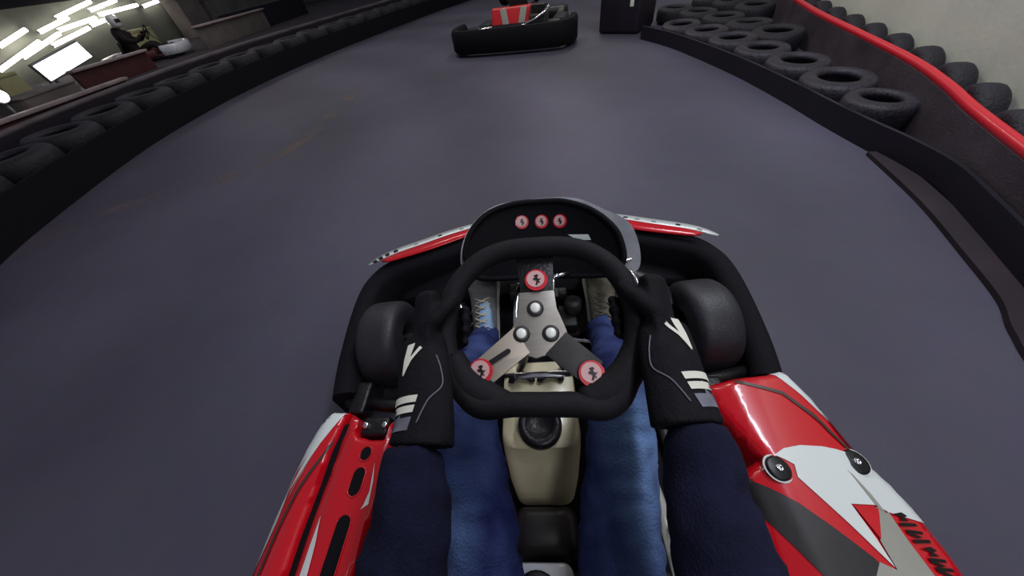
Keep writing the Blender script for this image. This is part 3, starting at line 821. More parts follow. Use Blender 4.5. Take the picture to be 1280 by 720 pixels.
# seat
bm = bmesh.new()
def seat_ring(y, zb, w, side_h, th=.012):
    o = []
    n = 9
    for k in range(n):
        a = PI*k/(n-1); o.append(V((-w*math.cos(a), y, zb+side_h*(1-math.sin(a))**1.3)))
    return o+[p+V((0, .0, -th)) for p in o[::-1]]
rg = [seat_ring(-.80, .10, .19, .10), seat_ring(-.90, .085, .20, .14), seat_ring(-1.02, .09, .21, .19), seat_ring(-1.12, .14, .215, .24)]
for k, (y, z) in enumerate(((-1.19, .26), (-1.24, .42), (-1.27, .58))):
    rg.append([V((q.x, y+(.16-.05*k)*(abs(q.x)/.215)**2*(1), z)) for q in rg[0][:9]]+[V((q.x, y-.012+(.16-.05*k)*(abs(q.x)/.215)**2, z)) for q in rg[0][9:]])
R_ = [[bm.verts.new(p) for p in q] for q in rg]
for i in range(len(R_)-1):
    for k in range(18): bm.faces.new((R_[i][k], R_[i][(k+1) % 18], R_[i+1][(k+1) % 18], R_[i+1][k]))
bm.faces.new(R_[0][::-1]); bm.faces.new(R_[-1])
kobj('seat', bm, 'black')
# engine and rear bumper (behind the driver)
bm = bmesh.new(); box(bm, (.33, -1.0, .20), (.16, .20, .18), .02); 
for k in range(6): box(bm, (.33, -1.0, .29+k*.012), (.17, .15, .005), .001)
kobj('engine', bm, 'steel_dark')
bm = bmesh.new(); tube(bm, catmull([(-.68, -1.15, .16), (-.68, -1.33, .16), (-.55, -1.4, .16), (0, -1.42, .16), (.55, -1.4, .16), (.68, -1.33, .16), (.68, -1.15, .16)], 5), .07, 12); kobj('rear_bumper', bm, 'black')

# side pods ------------------------------------------------------------
DOWN = V((0, 0, -1)); ORG = V((0, 0, .3)); UX = V((1, 0, 0)); UY = V((0, 1, 0))
# right pod: big red-white pod
rp_out = [(.404, -.331), (.50, -.320), (.563, -.314), (.599, -.307), (.632, -.375), (.650, -.444), (.663, -.505), (.690, -.545), (.708, -.590), (.717, -.640), (.722, -.690), (.66, -.72), (.55, -.76), (.40, -.80), (.385, -.70), (.400, -.600), (.398, -.560), (.405, -.530), (.45, -.505), (.440, -.475), (.425, -.44), (.409, -.395)]
hR = lambda x, y: .255-.055*max(0, (x-.60))/.1*0.5-.02*max(0, (.46-x))/.08+.008*math.sin((x-.40)*PI/.25)-.05*max(0, (.47-x))*max(0, (-.55-y))*10
podR = shell('side_pod', rp_out, hR, lambda x, y: .08, .02, 'red', kart, .012); podR.location = K
podR['label'] = 'right side pod, red with a big white wing shape'
tR = bvh_of(podR)
def dR(name, poly, m, off=.0012, label=None): return decal(name, poly, tR, m, podR, ORG, UX, UY, DOWN, off, .012, label)
dR('decal', [(.565, -.316), (.596, -.311), (.628, -.38), (.646, -.444), (.656, -.508), (.648, -.482), (.626, -.423), (.594, -.363)], 'white', label='white edge stripe')
dR('decal', [(.626, -.412), (.643, -.452), (.650, -.506), (.640, -.494)], 'maroon', .0022)
dR('decal', [(.473, -.330), (.563, -.365), (.601, -.417), (.618, -.452), (.640, -.494), (.634, -.496), (.611, -.457), (.595, -.424), (.558, -.372), (.470, -.337)], 'olive', .0022, 'thin grey-brown curved line')
dR('decal', [(.476, -.499), (.500, -.487), (.534, -.482), (.576, -.485), (.639, -.499), (.660, -.513), (.683, -.546), (.698, -.580), (.702, -.612), (.63, -.597), (.613, -.587), (.566, -.585), (.574, -.636), (.576, -.675), (.542, -.613), (.498, -.540), (.504, -.518), (.492, -.508)], 'white', .0018, 'big white wing shape')
dR('decal', [(.597, -.527), (.616, -.570), (.622, -.599), (.612, -.592)], 'grey_vinyl', .0028)
dR('decal', [(.612, -.590), (.622, -.599), (.63, -.597), (.632, -.636), (.640, -.685), (.645, -.72), (.545, -.75), (.534, -.686), (.558, -.660), (.579, -.632), (.577, -.676), (.569, -.668), (.579, -.636)][0:6]+[(.545, -.755), (.534, -.690), (.556, -.668), (.577, -.678), (.578, -.64), (.598, -.592)], 'grey_vinyl', .0022, 'warm grey lower panel')
dR('decal', [(.568, -.587), (.610, -.592), (.580, -.638)], 'red', .0032)
# black slanted lettering on the red tail of the pod
for k, (x, y) in enumerate([(.650, -.603), (.655, -.616), (.658, -.628), (.661, -.640), (.664, -.653), (.667, -.667), (.669, -.679)]):
    if k in (0, 4): poly = [(x-.012, y+.003), (x+.006, y+.006), (x+.012, y+.001), (x+.004, y-.001), (x+.010, y-.006), (x-.006, y-.006), (x, y-.001)]
    elif k in (1, 3): poly = [(x-.014, y+.003), (x+.014, y+.003), (x+.014, y-.001), (x-.014, y-.002)]
    else: poly = [(x-.013, y+.005), (x+.013, y+.003), (x+.013, y-.001), (x-.004, y), (x+.008, y-.005), (x-.002, y-.006), (x-.013, y-.001)]
    poly = [(x+(px_-x)*1.35+.002, y+(py_-y)*1.12) for px_, py_ in poly]
    dR('letter', poly, 'decal_black', .0025)
# dark recess running across the pod
dR('recess', [(.400, -.532), (.440, -.556), (.477, -.584), (.515, -.622), (.551, -.662), (.572, -.700), (.585, -.755), (.49, -.785), (.470, -.705), (.440, -.650), (.404, -.590)], 'groove', .0020, 'dark grey rubber recess')
for x, y, ro in ((.470, -.524, .5), (.630, -.513, .2)):
    hit = tR.ray_cast(V((x, y, .6)), DOWN)[0]
    bm = bmesh.new(); m4 = align((.1, .05, 1), hit)
    lathe(bm, [(.023, -.002), (.023, .004), (.019, .006), (.0, .005)], 24, m4)
    cp = obj('fastener_cap', bm, 'decal_black', podR)
    bm = bmesh.new(); lathe(bm, [(.0065, .004), (.0065, .009), (.004, .009), (.0035, .006), (0, .006)], 12, m4); obj('screw', bm, 'chrome', cp, label='bright screw head')
    bm = bmesh.new(); lathe(bm, [(.023, 0), (.026, .002), (.027, 0)], 24, m4); obj('cap_ring', bm, 'white', cp)
# black rear corner guard behind the right pod
bm = bmesh.new(); loft(bm, [rrect(.12, .12, .05, .06, .60, -.87), rrect(.13, .13, .05, .12, .61, -.865), rrect(.13, .13, .05, .19, .61, -.865), rrect(.11, .11, .045, .22, .60, -.87)]); kobj('rear_guard', bm, 'black')
# left pod: outer leaf and inner slotted leaf
lpo = [(-.605, -.350), (-.556, -.352), (-.561, -.40), (-.568, -.46), (-.566, -.53), (-.570, -.63), (-.566, -.72), (-.56, -.90), (-.64, -.90), (-.668, -.80), (-.676, -.69), (-.679, -.61), (-.673, -.52), (-.660, -.445), (-.636, -.385)]
hL = lambda x, y: .215-.045*max(0, (-.60-x)/.08)**1.5
podL = shell('side_pod', lpo, hL, .08, .016, 'red', kart, .012); podL.location = K
podL['label'] = 'left side pod, outer leaf red with a white edge'
tL = bvh_of(podL)
def dL(name, poly, m, off=.0012, label=None, t=None, par=None): return decal(name, poly, t or tL, m, par or podL, ORG, UX, UY, DOWN, off, .012, label)
dL('decal', [(-.612, -.353), (-.561, -.356), (-.600, -.435), (-.622, -.485), (-.652, -.545), (-.650, -.60), (-.660, -.68), (-.665, -.76), (-.674, -.76), (-.676, -.68), (-.677, -.61), (-.671, -.52), (-.658, -.447), (-.635, -.387)], 'white', label='white edge panel')
dL('decal', [(-.628, -.462), (-.640, -.49), (-.655, -.56), (-.652, -.50)], 'red', .0022)
dL('decal', [(-.615, -.48), (-.628, -.51), (-.642, -.56), (-.632, -.52)], 'white', .0024)
dL('decal', [(-.566, -.415), (-.584, -.465), (-.620, -.545), (-.634, -.62), (-.638, -.70), (-.638, -.80), (-.630, -.80), (-.629, -.70), (-.625, -.62), (-.611, -.55), (-.578, -.47)], 'olive', .0022, 'dark grey curved stripe')
lpi = [(-.535, -.362), (-.508, -.380), (-.500, -.415), (-.485, -.428), (-.45, -.436), (-.418, -.436), (-.412, -.40), (-.400, -.385), (-.392, -.43), (-.390, -.50), (-.394, -.57), (-.402, -.64), (-.41, -.72), (-.42, -.90), (-.535, -.90), (-.543, -.70), (-.545, -.60), (-.541, -.50), (-.541, -.43), (-.537, -.39)]
podLi = shell('inner_leaf', lpi, lambda x, y: .238-.02*max(0, (-.50-x)/.05)-.01*max(0, (x+.41)/.02), .08, .010, 'red', kart, .012); podLi.location = K
podLi['label'] = 'slotted inner red leaf of the left pod'
tLi = bvh_of(podLi)
for cx, cy, w_, l_, ro in ((-.450, -.470, .026, .030, 0), (-.452, -.530, .028, .058, math.radians(-3)), (-.456, -.655, .030, .120, math.radians(-2)), (-.462, -.81, .030, .12, 0)):
    s_ = dL('slot', stadium(cx, cy, w_, l_, ro), 'black_matte', .0016, 'black oval slot', tLi, podLi)
    bm = bmesh.new(); st = stadium(cx, cy, w_+.004, l_+.004, ro)
    tube(bm, [tLi.ray_cast(V((x, y, .6)), DOWN)[0]+V((0, 0, .001)) for x, y in st], .0018, 6, closed=True); obj('slot_edge', bm, 'red', s_)
dL('decal', [(-.518, -.595), (-.505, -.645), (-.498, -.72), (-.52, -.72), (-.520, -.65)], 'white', .0018, 'pale tapering stripe', tLi, podLi)
dL('decal', [(-.420, -.49), (-.412, -.53), (-.409, -.575), (-.424, -.585), (-.420, -.578), (-.414, -.55)], 'white', .0018, None, tLi, podLi)
bm = bmesh.new(); box(bm, (-.552, -.63, .17), (.05, .5, .06), .01); kobj('seam_filler', bm, 'black_matte')  # black filler box added under the leaf gap to keep it dark
# black bracket at the front of the left pod
bm = bmesh.new(); box(bm, (-.455, -.398, .20), (.075, .05, .05), .01); box(bm, (-.55, -.30, .16), (.05, .10, .06), .01); tube(bm, [(-.60, -.30, .16), (-.30, -.33, .13)], .02, 10)
br = kobj('pod_bracket', bm, 'black')
for x in (-.478, -.425):
    bm = bmesh.new(); lathe(bm, [(.009, 0), (.009, .006), (.006, .010), (0, .010)], 10, Matrix.Translation((x, -.398, .225))); obj('bolt', bm, 'chrome', br)
bm = bmesh.new(); tube(bm, [(.60, -.26, .16), (.30, -.30, .13)], .02, 10); box(bm, (.43, -.31, .17), (.1, .05, .05), .01); kobj('pod_bracket', bm, 'black')
# side plates between the front wheels and the cockpit
bm = bmesh.new()
tube(bm, catmull([(.24, .10, .20), (.32, .08, .22), (.40, .02, .21), (.44, -.03, .18)], 5), [.032]*16, 12)
kobj('brake_duct', bm, 'black', label='thick black hose beside the right front wheel')
bm = bmesh.new(); lathe(bm, [(0, 0), (.016, 0), (.016, .05), (.010, .055), (0, .055)], 16, align((-.1, .3, 1), (.305, -.06, .23))); kobj('reservoir', bm, 'pale_shell', label='small pale reservoir')

# ------------------------------------------------------------------ the driver
person = empty('person', (0, -.95, 0))
tag(person, 'person driving in a navy top, blue jeans and black gloves, hands on the steering wheel', 'person')
PK = V((0, .95, 0))
def pobj(name, bm, m, parent=None, **k):
    o = obj(name, bm, m, parent or person, **k)
    if not parent: o.location = PK
    return o
WL = V((-.182, -.520, .595)); WR = V((.208, -.503, .595))
# body under the clothes: one continuous mesh
bm = bmesh.new()
limb(bm, [((0, -1.02, .17), .09, .13), ((0, -1.04, .30), .10, .15), ((0, -1.05, .45), .095, .135), ((0, -1.04, .62), .10, .15), ((0, -1.0, .76), .085, .16), ((0, -.96, .84), .05, .09), ((.01, -.93, .90), .05, .055), ((.012, -.89, .98), .085, .075), ((.015, -.87, 1.06), .09, .075), ((.015, -.87, 1.11), .05, .045)], 20, 4)
for s, W in ((-1, WL), (1, WR)):
    limb(bm, [((s*.13, -1.0, .79), .045, .045), ((s*.20, -.96, .74), .045, .045), ((s*.24, -.88, .60), .038, .038), ((s*.205+.008, -.80, .545), .036, .036), ((s*.186+.01, -.68, .565), .032, .032), (W, .022, .027)], 14, 4)
    limb(bm, [((s*.08, -.98, .22), .07, .07), ((s*.115, -.70, .28), .050, .050), ((s*.155, -.45, .365), .036, .036), ((s*.172, -.28, .285), .034, .034), ((s*.182, -.12, .17), .028, .028)], 14, 4)
body = pobj('body', bm, 'skin'); fuse(body, .016, 3)
# helmet (the camera sits on its front)
bm = bmesh.new()
lathe(bm, [(0, .165), (.06, .155), (.105, .12), (.13, .06), (.135, 0), (.128, -.07), (.112, -.125), (.09, -.135), (.085, -.12)], 32, align((0, .12, 1), (.015, -.895, 1.0)))
hl = pobj('helmet', bm, 'helmet')
bm = bmesh.new()
R_ = []
for i in range(5):
    z = -.03+.075*i/4; R_.append([bm.verts.new(V((.015, -.895, 1.0))+V((math.sin(a)*.1365, math.cos(a)*.1365+.12*z, z))) for a in [math.radians(-70+140*k/16) for k in range(17)]])
for i in range(4):
    for k in range(16): bm.faces.new((R_[i][k], R_[i][k+1], R_[i+1][k+1], R_[i+1][k]))
obj('visor', bm, 'visor', hl)
# navy long-sleeved top
bm = bmesh.new()
limb(bm, [((0, -1.03, .24), .12, .18), ((0, -1.05, .36), .125, .175), ((0, -1.06, .48), .12, .165), ((0, -1.05, .64), .125, .18), ((0, -1.01, .77), .11, .19), ((0, -.97, .85), .07, .11), ((.01, -.94, .89), .065, .07)], 22, 4)
for s, W in ((-1, WL), (1, WR)):
    d = (V((s*.186+.01, -.68, .565))-W).normalized()
    e = W+d*.035
    limb(bm, [((s*.12, -1.01, .79), .06, .06), ((s*.20, -.97, .745), .064, .064), ((s*.25, -.89, .60), .060, .060), ((s*.205+.008, -.80, .540), .060, .058), ((s*.186+.010, -.70, .558), .055, .052), ((s*.182+.012, -.62, .575), .048, .046), (W+d*.055, .040, .041), (e, .037, .039)], 18, 5)
top = pobj('sweater', bm, 'navy', label='navy long-sleeved knit top'); fuse(top, .011, 3, (.0035, 14, (1, 1.4, 1)))
# jeans
bm = bmesh.new()
limb(bm, [((0, -1.02, .15), .10, .15), ((0, -1.03, .24), .115, .17), ((0, -1.04, .33), .115, .165)], 20, 3)
for s in (-1, 1):
    k = (-.008 if s < 0 else 0); k2_ = (0 if s < 0 else .018)
    limb(bm, [((s*.085, -1.02, .22), .09, .09), ((s*.112+k, -.82, .265), .082, .080), ((s*.120+k, -.66, .305), .072, .070), ((s*.140+k, -.53, .355), .064, .064), ((s*.158, -.43, .385), .058, .060), ((s*.172, -.36, .355), .056, .055), ((s*.182+k2_*.5, -.25, .28), .052, .050), ((s*.182+k2_, -.14, .20), .044, .044), ((s*.182+k2_, -.095, .17), .047, .047)], 18, 5)
jeans = pobj('jeans', bm, 'denim', label='faded blue denim jeans with painted-in leg highlights'); fuse(jeans, .0095, 3, (.0062, 12, (.5, 1.9, 1)))

# shoes
def shoe(s, x, m, heel, toe, lab):
    H, T = V(heel), V(toe); d = (T-H).normalized(); side = V((1, 0, 0)); side = (side-d*side.dot(d)).normalized(); up = side.cross(d)
    if up.y > 0: up = -up   # towards the shin / driver
    L = (T-H).length
    sh = empty('shoe', PK); sh.parent = person; sh['label'] = lab
    bm = bmesh.new()
    st = [(-.02, .032, .030, .040), (.03, .038, .040, .052), (.25, .041, .042, .050), (.50, .045, .036, .038), (.72, .053, .034, .030), (.90, .048, .028, .022), (.99, .030, .016, .012)]
    rings = []
    for t, wdt, hu, off in st:
        c = H+d*L*t+up*off
        rings.append([c+side*wdt*math.cos(a)+up*hu*math.sin(a) for a in [2*PI*k/18 for k in range(18)]])
    loft(bm, rings); o = obj('upper', bm, m, sh)
    sb = o.modifiers.new('s', 'SUBSURF'); sb.levels = sb.render_levels = 1
    bm = bmesh.new(); rings = []
    for t, wdt in ((-.04, .022), (0, .036), (.25, .043), (.5, .048), (.75, .058), (.92, .052), (1.03, .030)):
        c = H+d*L*t+up*-.0
        rings.append([c+side*wdt*q+up*z for q, z in ((-1, -.004), (-1.02, .012), (-.6, .016), (.6, .016), (1.02, .012), (1, -.004), (.7, -.012), (-.7, -.012))])
    loft(bm, rings); obj('sole', bm, 'sole', sh)
    # tongue and laces
    bm = bmesh.new(); rings = []
    for t, wdt, off in ((.12, .026, .088), (.22, .028, .092), (.36, .026, .084), (.5, .022, .074)):
        c = H+d*L*t+up*off+side*.006
        rings.append([c+side*wdt*q+up*z for q, z in ((-1, -.012), (-.6, .0), (0, .003), (.6, .0), (1, -.012))])
    loft(bm, rings); obj('tongue', bm, 'tongue' if s < 0 else m, sh)
    bm = bmesh.new()
    for k in range(5):
        t = .20+.075*k; off = .094-.0045*k*1.1
        c = H+d*L*t+up*off; w_ = .026
        for q in (-1, 1):
            tube(bm, catmull([c-side*w_*q-up*.012, c+up*.006+d*.006, c+side*w_*q+d*.018-up*.012], 4), .0028, 6)
    c = H+d*L*.22+up*.100
    for q in (-1, 1):
        tube(bm, catmull([c, c+side*.018*q+up*.006-d*.004, c+side*.03*q-d*.022, c+side*.016*q-d*.024+up*.004, c], 5), .0026, 6)
        tube(bm, catmull([c, c+side*.012*q-d*.02+up*.004, c+side*.02*q-d*.045-up*.004], 5), .0024, 6)
    obj('laces', bm, 'lace' if s < 0 else 'sneaker_khaki', sh)
shoe(-1, 0, 'sneaker', (-.180, -.100, .100), (-.192, .150, .275), 'grey trainer with cream laces and pale blue tongue')
shoe(1, 0, 'sneaker_khaki', (.208, -.095, .095), (.226, .150, .235), 'khaki trainer on the right pedal')

# gloved hands: palm, four fingers, thumb closed round the rim, gauntlet up to the sleeve
def hand(s, W):
    gc = SC+SU*(s*.166 if s < 0 else .162)+SV*(-.01)
    tdir = SV if True else SV
    out_ = SU*s; nn = SN
    def loc(ang, rad_, t):
        a = math.radians(ang); return gc+out_*(math.cos(a)*rad_)+nn*(math.sin(a)*rad_)+tdir*t
    bm = bmesh.new()
    for k in range(9):                       # palm and back of the hand
        t = -.046+.0108*k
        tube(bm, [loc(a, .040+.003*math.sin(math.radians(a+20)), t) for a in (78, 55, 35, 15, -5, -22)], [.013, .017, .019, .019, .017, .014], 10)
    for k, (t, L, rr) in enumerate(((.036, 172, .0108), (.013, 182, .0112), (-.011, 176, .0108), (-.034, 160, .0098))):
        pts = [loc(-8-a, .0405 if a < 20 else .034-.002*(a/180), t*(1-a/900)) for a in [i*L/10 for i in range(11)]]
        rs = [rr*1.05, rr*1.12, rr*1.05, rr, rr*.98, rr*1.04, rr*.96, rr*.92, rr*.92, rr*.85, rr*.6]
        tube(bm, pts, rs, 10)
    tube(bm, catmull([loc(48, .038, -.035), loc(62, .044, -.012), loc(88, .041, .010), loc(112, .037, .030), loc(128, .034, .048)], 4), [.0165]*4+[.0155]*4+[.0135]*4+[.0125]*4+[.009], 10)
    # wrist and gauntlet
    p0 = loc(30, .040, -.028); mid = p0.lerp(W, .55)+V((0, 0, .004))
    ins = V((-s, 0, 0))
    limb(bm, [(p0, .024, .036), (p0.lerp(mid, .55)+ins*.006, .026, .041), (mid+ins*.010, .027, .042), (W+ins*.014, .030, .044), (W+V((-s*.014, -.035, -.006)), .036, .047)], 16, 4)
    g = pobj('glove', bm, 'glove', label=('left' if s < 0 else 'right')+' black racing glove with white print'); fuse(g, .0042, 4)
    tg = bvh_of(g)
    # printed details pressed on from above
    D = (V((.015, -.68, 1.045))-W); 
    A = (gc-W); A = (A-V((0, 0, A.z))).normalized()            # along the hand
    S = V((A.y, -A.x, 0))*s                                       # towards the outside of the hand
    Cw = V((W.x, W.y, .66))
    def gd(name, poly, m, off=.0015, label=None): return decal(name, poly, tg, m, g, Cw, S, A, DOWN, off, .006, label)
    for k in range(2):
        y0 = .002+k*.014
        gd('cuff_stripe', [(-.006, y0), (.030, y0-.006), (.030, y0+.004), (-.006, y0+.010)], 'glove_white', label='white cuff stripe')
    gd('cuff_patch', [(-.006, -.022), (.028, -.026), (.030, -.010), (-.006, -.004)], 'glove_grey', .0012, 'grey cuff patch')
    gd('print', [(.030, .052), (.037, .078), (.040, .104), (.028, .108), (.027, .080)], 'glove_white', label='white printed emblem')
    gd('print', [(.028, .052), (.023, .078), (.013, .100), (.018, .103), (.027, .082), (.030, .056)], 'glove_white')
    bm = bmesh.new()
    pts = [Cw+S*x+A*y for x, y in ((-.016, -.012), (-.022, .02), (-.034, .045), (-.026, .07), (-.012, .092))]
    pr = []
    for p in catmull(pts, 5):
        h = tg.ray_cast(V((p.x, p.y, .9)), DOWN)[0]
        if h: pr.append(h+V((0, 0, .001)))
    if len(pr) > 3:
        tube(bm, pr, .0011, 6); obj('piping', bm, 'piping', g)
    else: bm.free()
    bm = bmesh.new()      # seams on the finger backs seen inside the rim
    for dt in (.028, .004):
        tube(bm, [loc(-8-a, (.034-.002*a/180)+.0118, dt) for a in (100, 115, 130, 145, 160)], .0012, 6)
    obj('finger_seam', bm, 'piping', g)
    return g
hand(-1, WL); hand(1, WR)

# ------------------------------------------------------------------ kart ahead
k2 = empty('go_kart', (-.16, 4.78, 0), math.radians(-14))
tag(k2, 'black go-kart ahead seen from behind, with a wide black rear bumper', 'go-kart')
bm = bmesh.new()
hp = [(-.76, .42), (-.78, .16), (-.73, .02), (-.60, -.06), (0, -.08), (.60, -.06), (.73, .02), (.78, .16), (.76, .42)]
def bp2(i, t): return [(0, .05), (-.02, .04), (.10, .04), (.12, .06), (.12, .26), (.09, .30), (.03, .30), (.0, .26)]
sweep_profile(bm, smooth_path(hp, 5), lambda i, t: [(-a, z) for a, z in bp2(i, t)]); sharp(obj('rear_bumper', bm, 'black_matte', k2), 50)
bm = bmesh.new(); box(bm, (0, .20, .22), (1.40, .34, .10), .03); obj('rear_deck', bm, 'black_matte', k2)
for s in (-1, 1):
    make_wheel(k2, (s*.58, .22, .14), .14, .2, .064, s)
    make_wheel(k2, (s*.52, 1.28, .135), .135, .13, .064, s)
bm = bmesh.new(); tube(bm, [(-.5, .22, .14), (.5, .22, .14)], .02, 10); obj('rear_axle', bm, 'tube_steel', k2)
bm = bmesh.new()
for s in (-1, 1):
    tube(bm, [(s*.3, .0, .08), (s*.3, 1.6, .08)], .016, 8)
    box(bm, (s*.58, .75, .16), (.2, .6, .16), .04)
box(bm, (0, .8, .06), (.6, 1.4, .012), .003); box(bm, (0, 1.65, .16), (1.15, .25, .18), .06)
obj('chassis_frame', bm, 'black', k2)
bm = bmesh.new(); box(bm, (0, .34, .31), (.66, .10, .27), .04, rot=Matrix.Rotation(-.3, 3, 'X'), seg=3); box(bm, (0, .55, .12), (.42, .45, .07), .02)
st_ = obj('seat', bm, 'seat_red', k2, label='red seat back with pale bands')
for s in (-1, 1):
    bm = bmesh.new(); box(bm, (s*.125, .284, .315), (.09, .012, .25), .004, rot=Matrix.Rotation(-.3, 3, 'X') @ Matrix.Rotation(s*.22, 3, 'Y')); obj('seat_band', bm, 'grey_vinyl', st_, label='pale grey band')
bm = bmesh.new(); box(bm, (.36, .30, .25), (.24, .24, .22), .03)
for k in range(6): box(bm, (.36, .30, .37+k*.014), (.20, .18, .006), .001)
obj('engine', bm, 'steel_dark', k2)
bm = bmesh.new(); tube(bm, catmull([(.20, .14, .27), (.34, .10, .31), (.46, .12, .37), (.52, .2, .42)], 4), .018, 8); box(bm, (.18, .12, .26), (.06, .03, .03), .006); obj('exhaust', bm, 'chrome', k2)
bm = bmesh.new(); tube(bm, catmull([(-.50, .10, .245), (-.42, .09, .265), (-.34, .10, .27), (-.28, .16, .26)], 4), .014, 8); box(bm, (-.42, .08, .265), (.10, .02, .022), .005); obj('bumper_stay', bm, 'chrome', k2)
bm = bmesh.new(); tube(bm, [V((0, 1.0, .58))+V((.15*math.cos(a), .05*math.sin(a), .14*math.sin(a))) for a in [2*PI*k/20 for k in range(20)]], .016, 8, closed=True); tube(bm, [(0, 1.0, .58), (0, 1.35, .15)], .012, 8)
obj('steering_wheel', bm, 'black', k2)

def rider(loc, rz, label, suit, shell_m, head_dz=0):
    p = empty('person', loc, rz); tag(p, label, 'person')
    bm = bmesh.new()
    limb(bm, [((0, 0, .17), .08, .12), ((0, -.02, .35), .08, .12), ((0, -.02, .55), .09, .15), ((0, .0, .68), .06, .14), ((0, .02, .75), .045, .055), ((0, .04, .84), .085, .07), ((0, .04, .93), .05, .04)], 16, 3)
    b = None
    for s in (-1, 1):
        limb(bm, [((s*.14, 0, .66), .045, .045), ((s*.24, .08, .50), .04, .04), ((s*.22, .25, .46), .034, .034), ((s*.15, .42, .58), .026, .026), ((s*.14, .47, .60), .03, .02)], 10, 3)
        limb(bm, [((s*.08, .05, .18), .065, .065), ((s*.15, .42, .34), .05, .05), ((s*.16, .62, .22), .042, .042), ((s*.17, .80, .12), .035, .035), ((s*.18, .88, .14), .03, .03)], 10, 3)
    body = obj('body', bm, 'skin', p); fuse(body, .02, 2)
    bm = bmesh.new()
    limb(bm, [((0, 0, .14), .11, .16), ((0, -.02, .35), .11, .16), ((0, -.02, .55), .12, .19), ((0, .0, .69), .08, .18), ((0, .02, .74), .06, .07)], 16, 3)
    for s in (-1, 1):
        limb(bm, [((s*.14, 0, .66), .06, .06), ((s*.25, .08, .50), .055, .055), ((s*.22, .25, .46), .046, .046), ((s*.155, .40, .565), .036, .036)], 10, 3)
        limb(bm, [((s*.08, .05, .18), .08, .08), ((s*.15, .42, .34), .064, .064), ((s*.16, .62, .22), .055, .055), ((s*.17, .79, .12), .045, .045)], 10, 3)
    su = obj('overalls', bm, suit, p); fuse(su, .018, 2, (.004, 9))
    bm = bmesh.new(); lathe(bm, [(0, .15), (.06, .142), (.105, .11), (.128, .05), (.13, 0), (.12, -.07), (.10, -.11), (0, -.10)], 24, Matrix.Translation((0, .04, .87)))
    h = obj('helmet', bm, shell_m, p)
    bm = bmesh.new(); R_ = []
    for i in range(3):
        z = -.02+.07*i/2; R_.append([bm.verts.new((math.sin(a)*.134, .04+math.cos(a)*.134, .87+z)) for a in [math.radians(-65+130*k/12) for k in range(13)]])
    for i in range(2):
        for k in range(12): bm.faces.new((R_[i][k], R_[i][k+1], R_[i+1][k+1], R_[i+1][k]))
    obj('visor', bm, 'visor', h)
    bm = bmesh.new()
    for s in (-1, 1):
        tube(bm, catmull([(s*.15, .42, .58), (s*.155, .47, .60), (s*.15, .50, .59)], 3), [.028]*3+[.026]*3+[.02], 8)
        for k in range(4):
            tube(bm, catmull([(s*(.135+.012*k), .49, .60-.012*k), (s*(.14+.012*k), .525, .595-.014*k), (s*(.14+.012*k), .52, .572-.014*k)], 3), .009, 6)
        tube(bm, [(s*.135, .46, .61), (s*.11, .50, .60)], .010, 6)
        limb(bm, [((s*.17, .80, .11), .045, .04), ((s*.18, .86, .15), .04, .038), ((s*.19, .90, .21), .026, .034)], 8, 2)
    obj('gloves_and_shoes', bm, 'black_matte', p)
    return p
rd = rider((-.16-math.sin(math.radians(-14))*.6, 4.78+math.cos(math.radians(-14))*.6, 0), math.radians(-14), 'person in dark overalls seated in the black kart ahead', 'dark_cloth', 'decal_black')

# parked kart in the pit, seen far left behind the barrier
k3 = empty('go_kart', (-10.95, 9.55, 0), math.radians(-60))
tag(k3, 'small distant kart with pale bumpers waiting in the pit lane', 'go-kart')
bm = bmesh.new()
for s in (-1, 1): tube(bm, [(s*.3, -.1, .09), (s*.3, 1.5, .09)], .02, 8); box(bm, (s*.56, .7, .16), (.2, .62, .16), .05)
box(bm, (0, .75, .07), (.6, 1.5, .02), .004); obj('chassis_frame', bm, 'pit_red', k3)
bm = bmesh.new(); sweep_profile(bm, smooth_path([(-.62, 1.15), (-.66, 1.4), (-.5, 1.62), (0, 1.72), (.5, 1.62), (.66, 1.4), (.62, 1.15)], 4), lambda i, t: [(0, .08), (.02, .10), (.02, .27), (-.03, .30), (-.07, .27), (-.06, .08)]); obj('front_bumper', bm, 'pale_shell', k3, label='pale front bumper')
bm = bmesh.new(); tube(bm, catmull([(-.62, .1, .2), (-.5, -.15, .2), (.5, -.15, .2), (.62, .1, .2)], 5), .06, 10); obj('rear_bumper', bm, 'pale_shell', k3)
for s in (-1, 1):
    make_wheel(k3, (s*.56, .15, .14), .14, .18, .064, s); make_wheel(k3, (s*.5, 1.25, .135), .135, .13, .064, s)
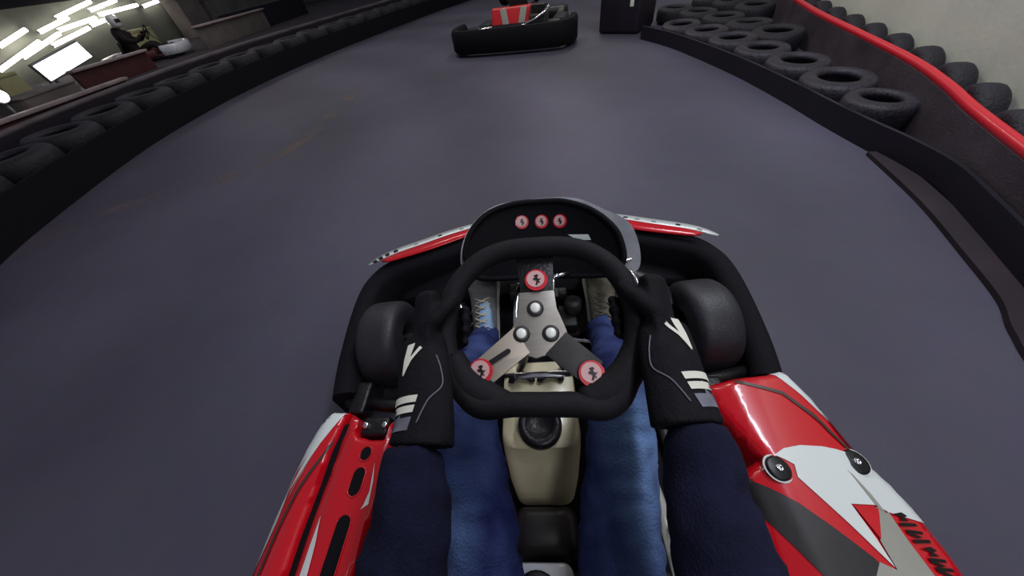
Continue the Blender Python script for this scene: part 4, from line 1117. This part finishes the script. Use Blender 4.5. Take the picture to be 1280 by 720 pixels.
bm = bmesh.new(); tube(bm, [V((0, .98, .58))+V((.15*math.cos(a), .06*math.sin(a), .14*math.sin(a))) for a in [2*PI*k/20 for k in range(20)]], .018, 8, closed=True); tube(bm, [(0, .98, .58), (0, 1.3, .15)], .012, 8); obj('steering_wheel', bm, 'black', k3)
bm = bmesh.new(); box(bm, (0, .27, .32), (.42, .08, .36), .03, rot=Matrix.Rotation(-.3, 3, 'X')); box(bm, (0, .5, .13), (.4, .4, .06), .02); obj('seat', bm, 'black', k3)
a_ = math.radians(-60)
rider((-10.95-math.sin(a_)*.48, 9.55+math.cos(a_)*.48, 0), a_, 'small distant person with a pale helmet seated in the pit-lane kart', 'dark_cloth', 'helmet')

# ------------------------------------------------------------------ light
def area(name, loc, target, sx, sy, power, col=(1, 1, 1)):
    l = bpy.data.lights.new(name, 'AREA'); l.shape = 'RECTANGLE'; l.size = sx; l.size_y = sy; l.energy = power; l.color = col
    o = bpy.data.objects.new(name, l); C.objects.link(o); o.location = loc
    o.rotation_euler = (V(target)-V(loc)).to_track_quat('-Z', 'Y').to_euler()
    return o
area('hall_lamp', (1.7, 1.4, 4.0), (1.7, .8, 0), .35, 2.4, 100, (.84, .88, 1))
area('hall_lamp', (-1.6, 4.6, 4.4), (-1.4, 4.4, 0), .4, 3.0, 56, (1, .95, .84))
area('hall_lamp', (1.2, 7.6, 4.4), (1.0, 7.2, 0), .4, 3.0, 66, (1, .95, .82))
area('hall_lamp', (1.1, -2.4, 3.6), (.8, -.8, 0), .3, 2.4, 36, (.92, .94, 1))
area('hall_lamp', (-7.5, 9.5, 4.0), (-9.0, 9.5, 0), .4, 4.0, 60, (1, .96, .92))
w = bpy.data.worlds.new('world'); bpy.context.scene.world = w; w.use_nodes = True
bg = w.node_tree.nodes['Background']; bg.inputs[0].default_value = (.80, .82, 1, 1); bg.inputs[1].default_value = .16
sc = bpy.context.scene
sc.view_settings.view_transform = 'Standard'; sc.view_settings.look = 'None'; sc.view_settings.gamma = 1; sc.view_settings.use_curve_mapping = False
sc.view_settings.exposure = 0
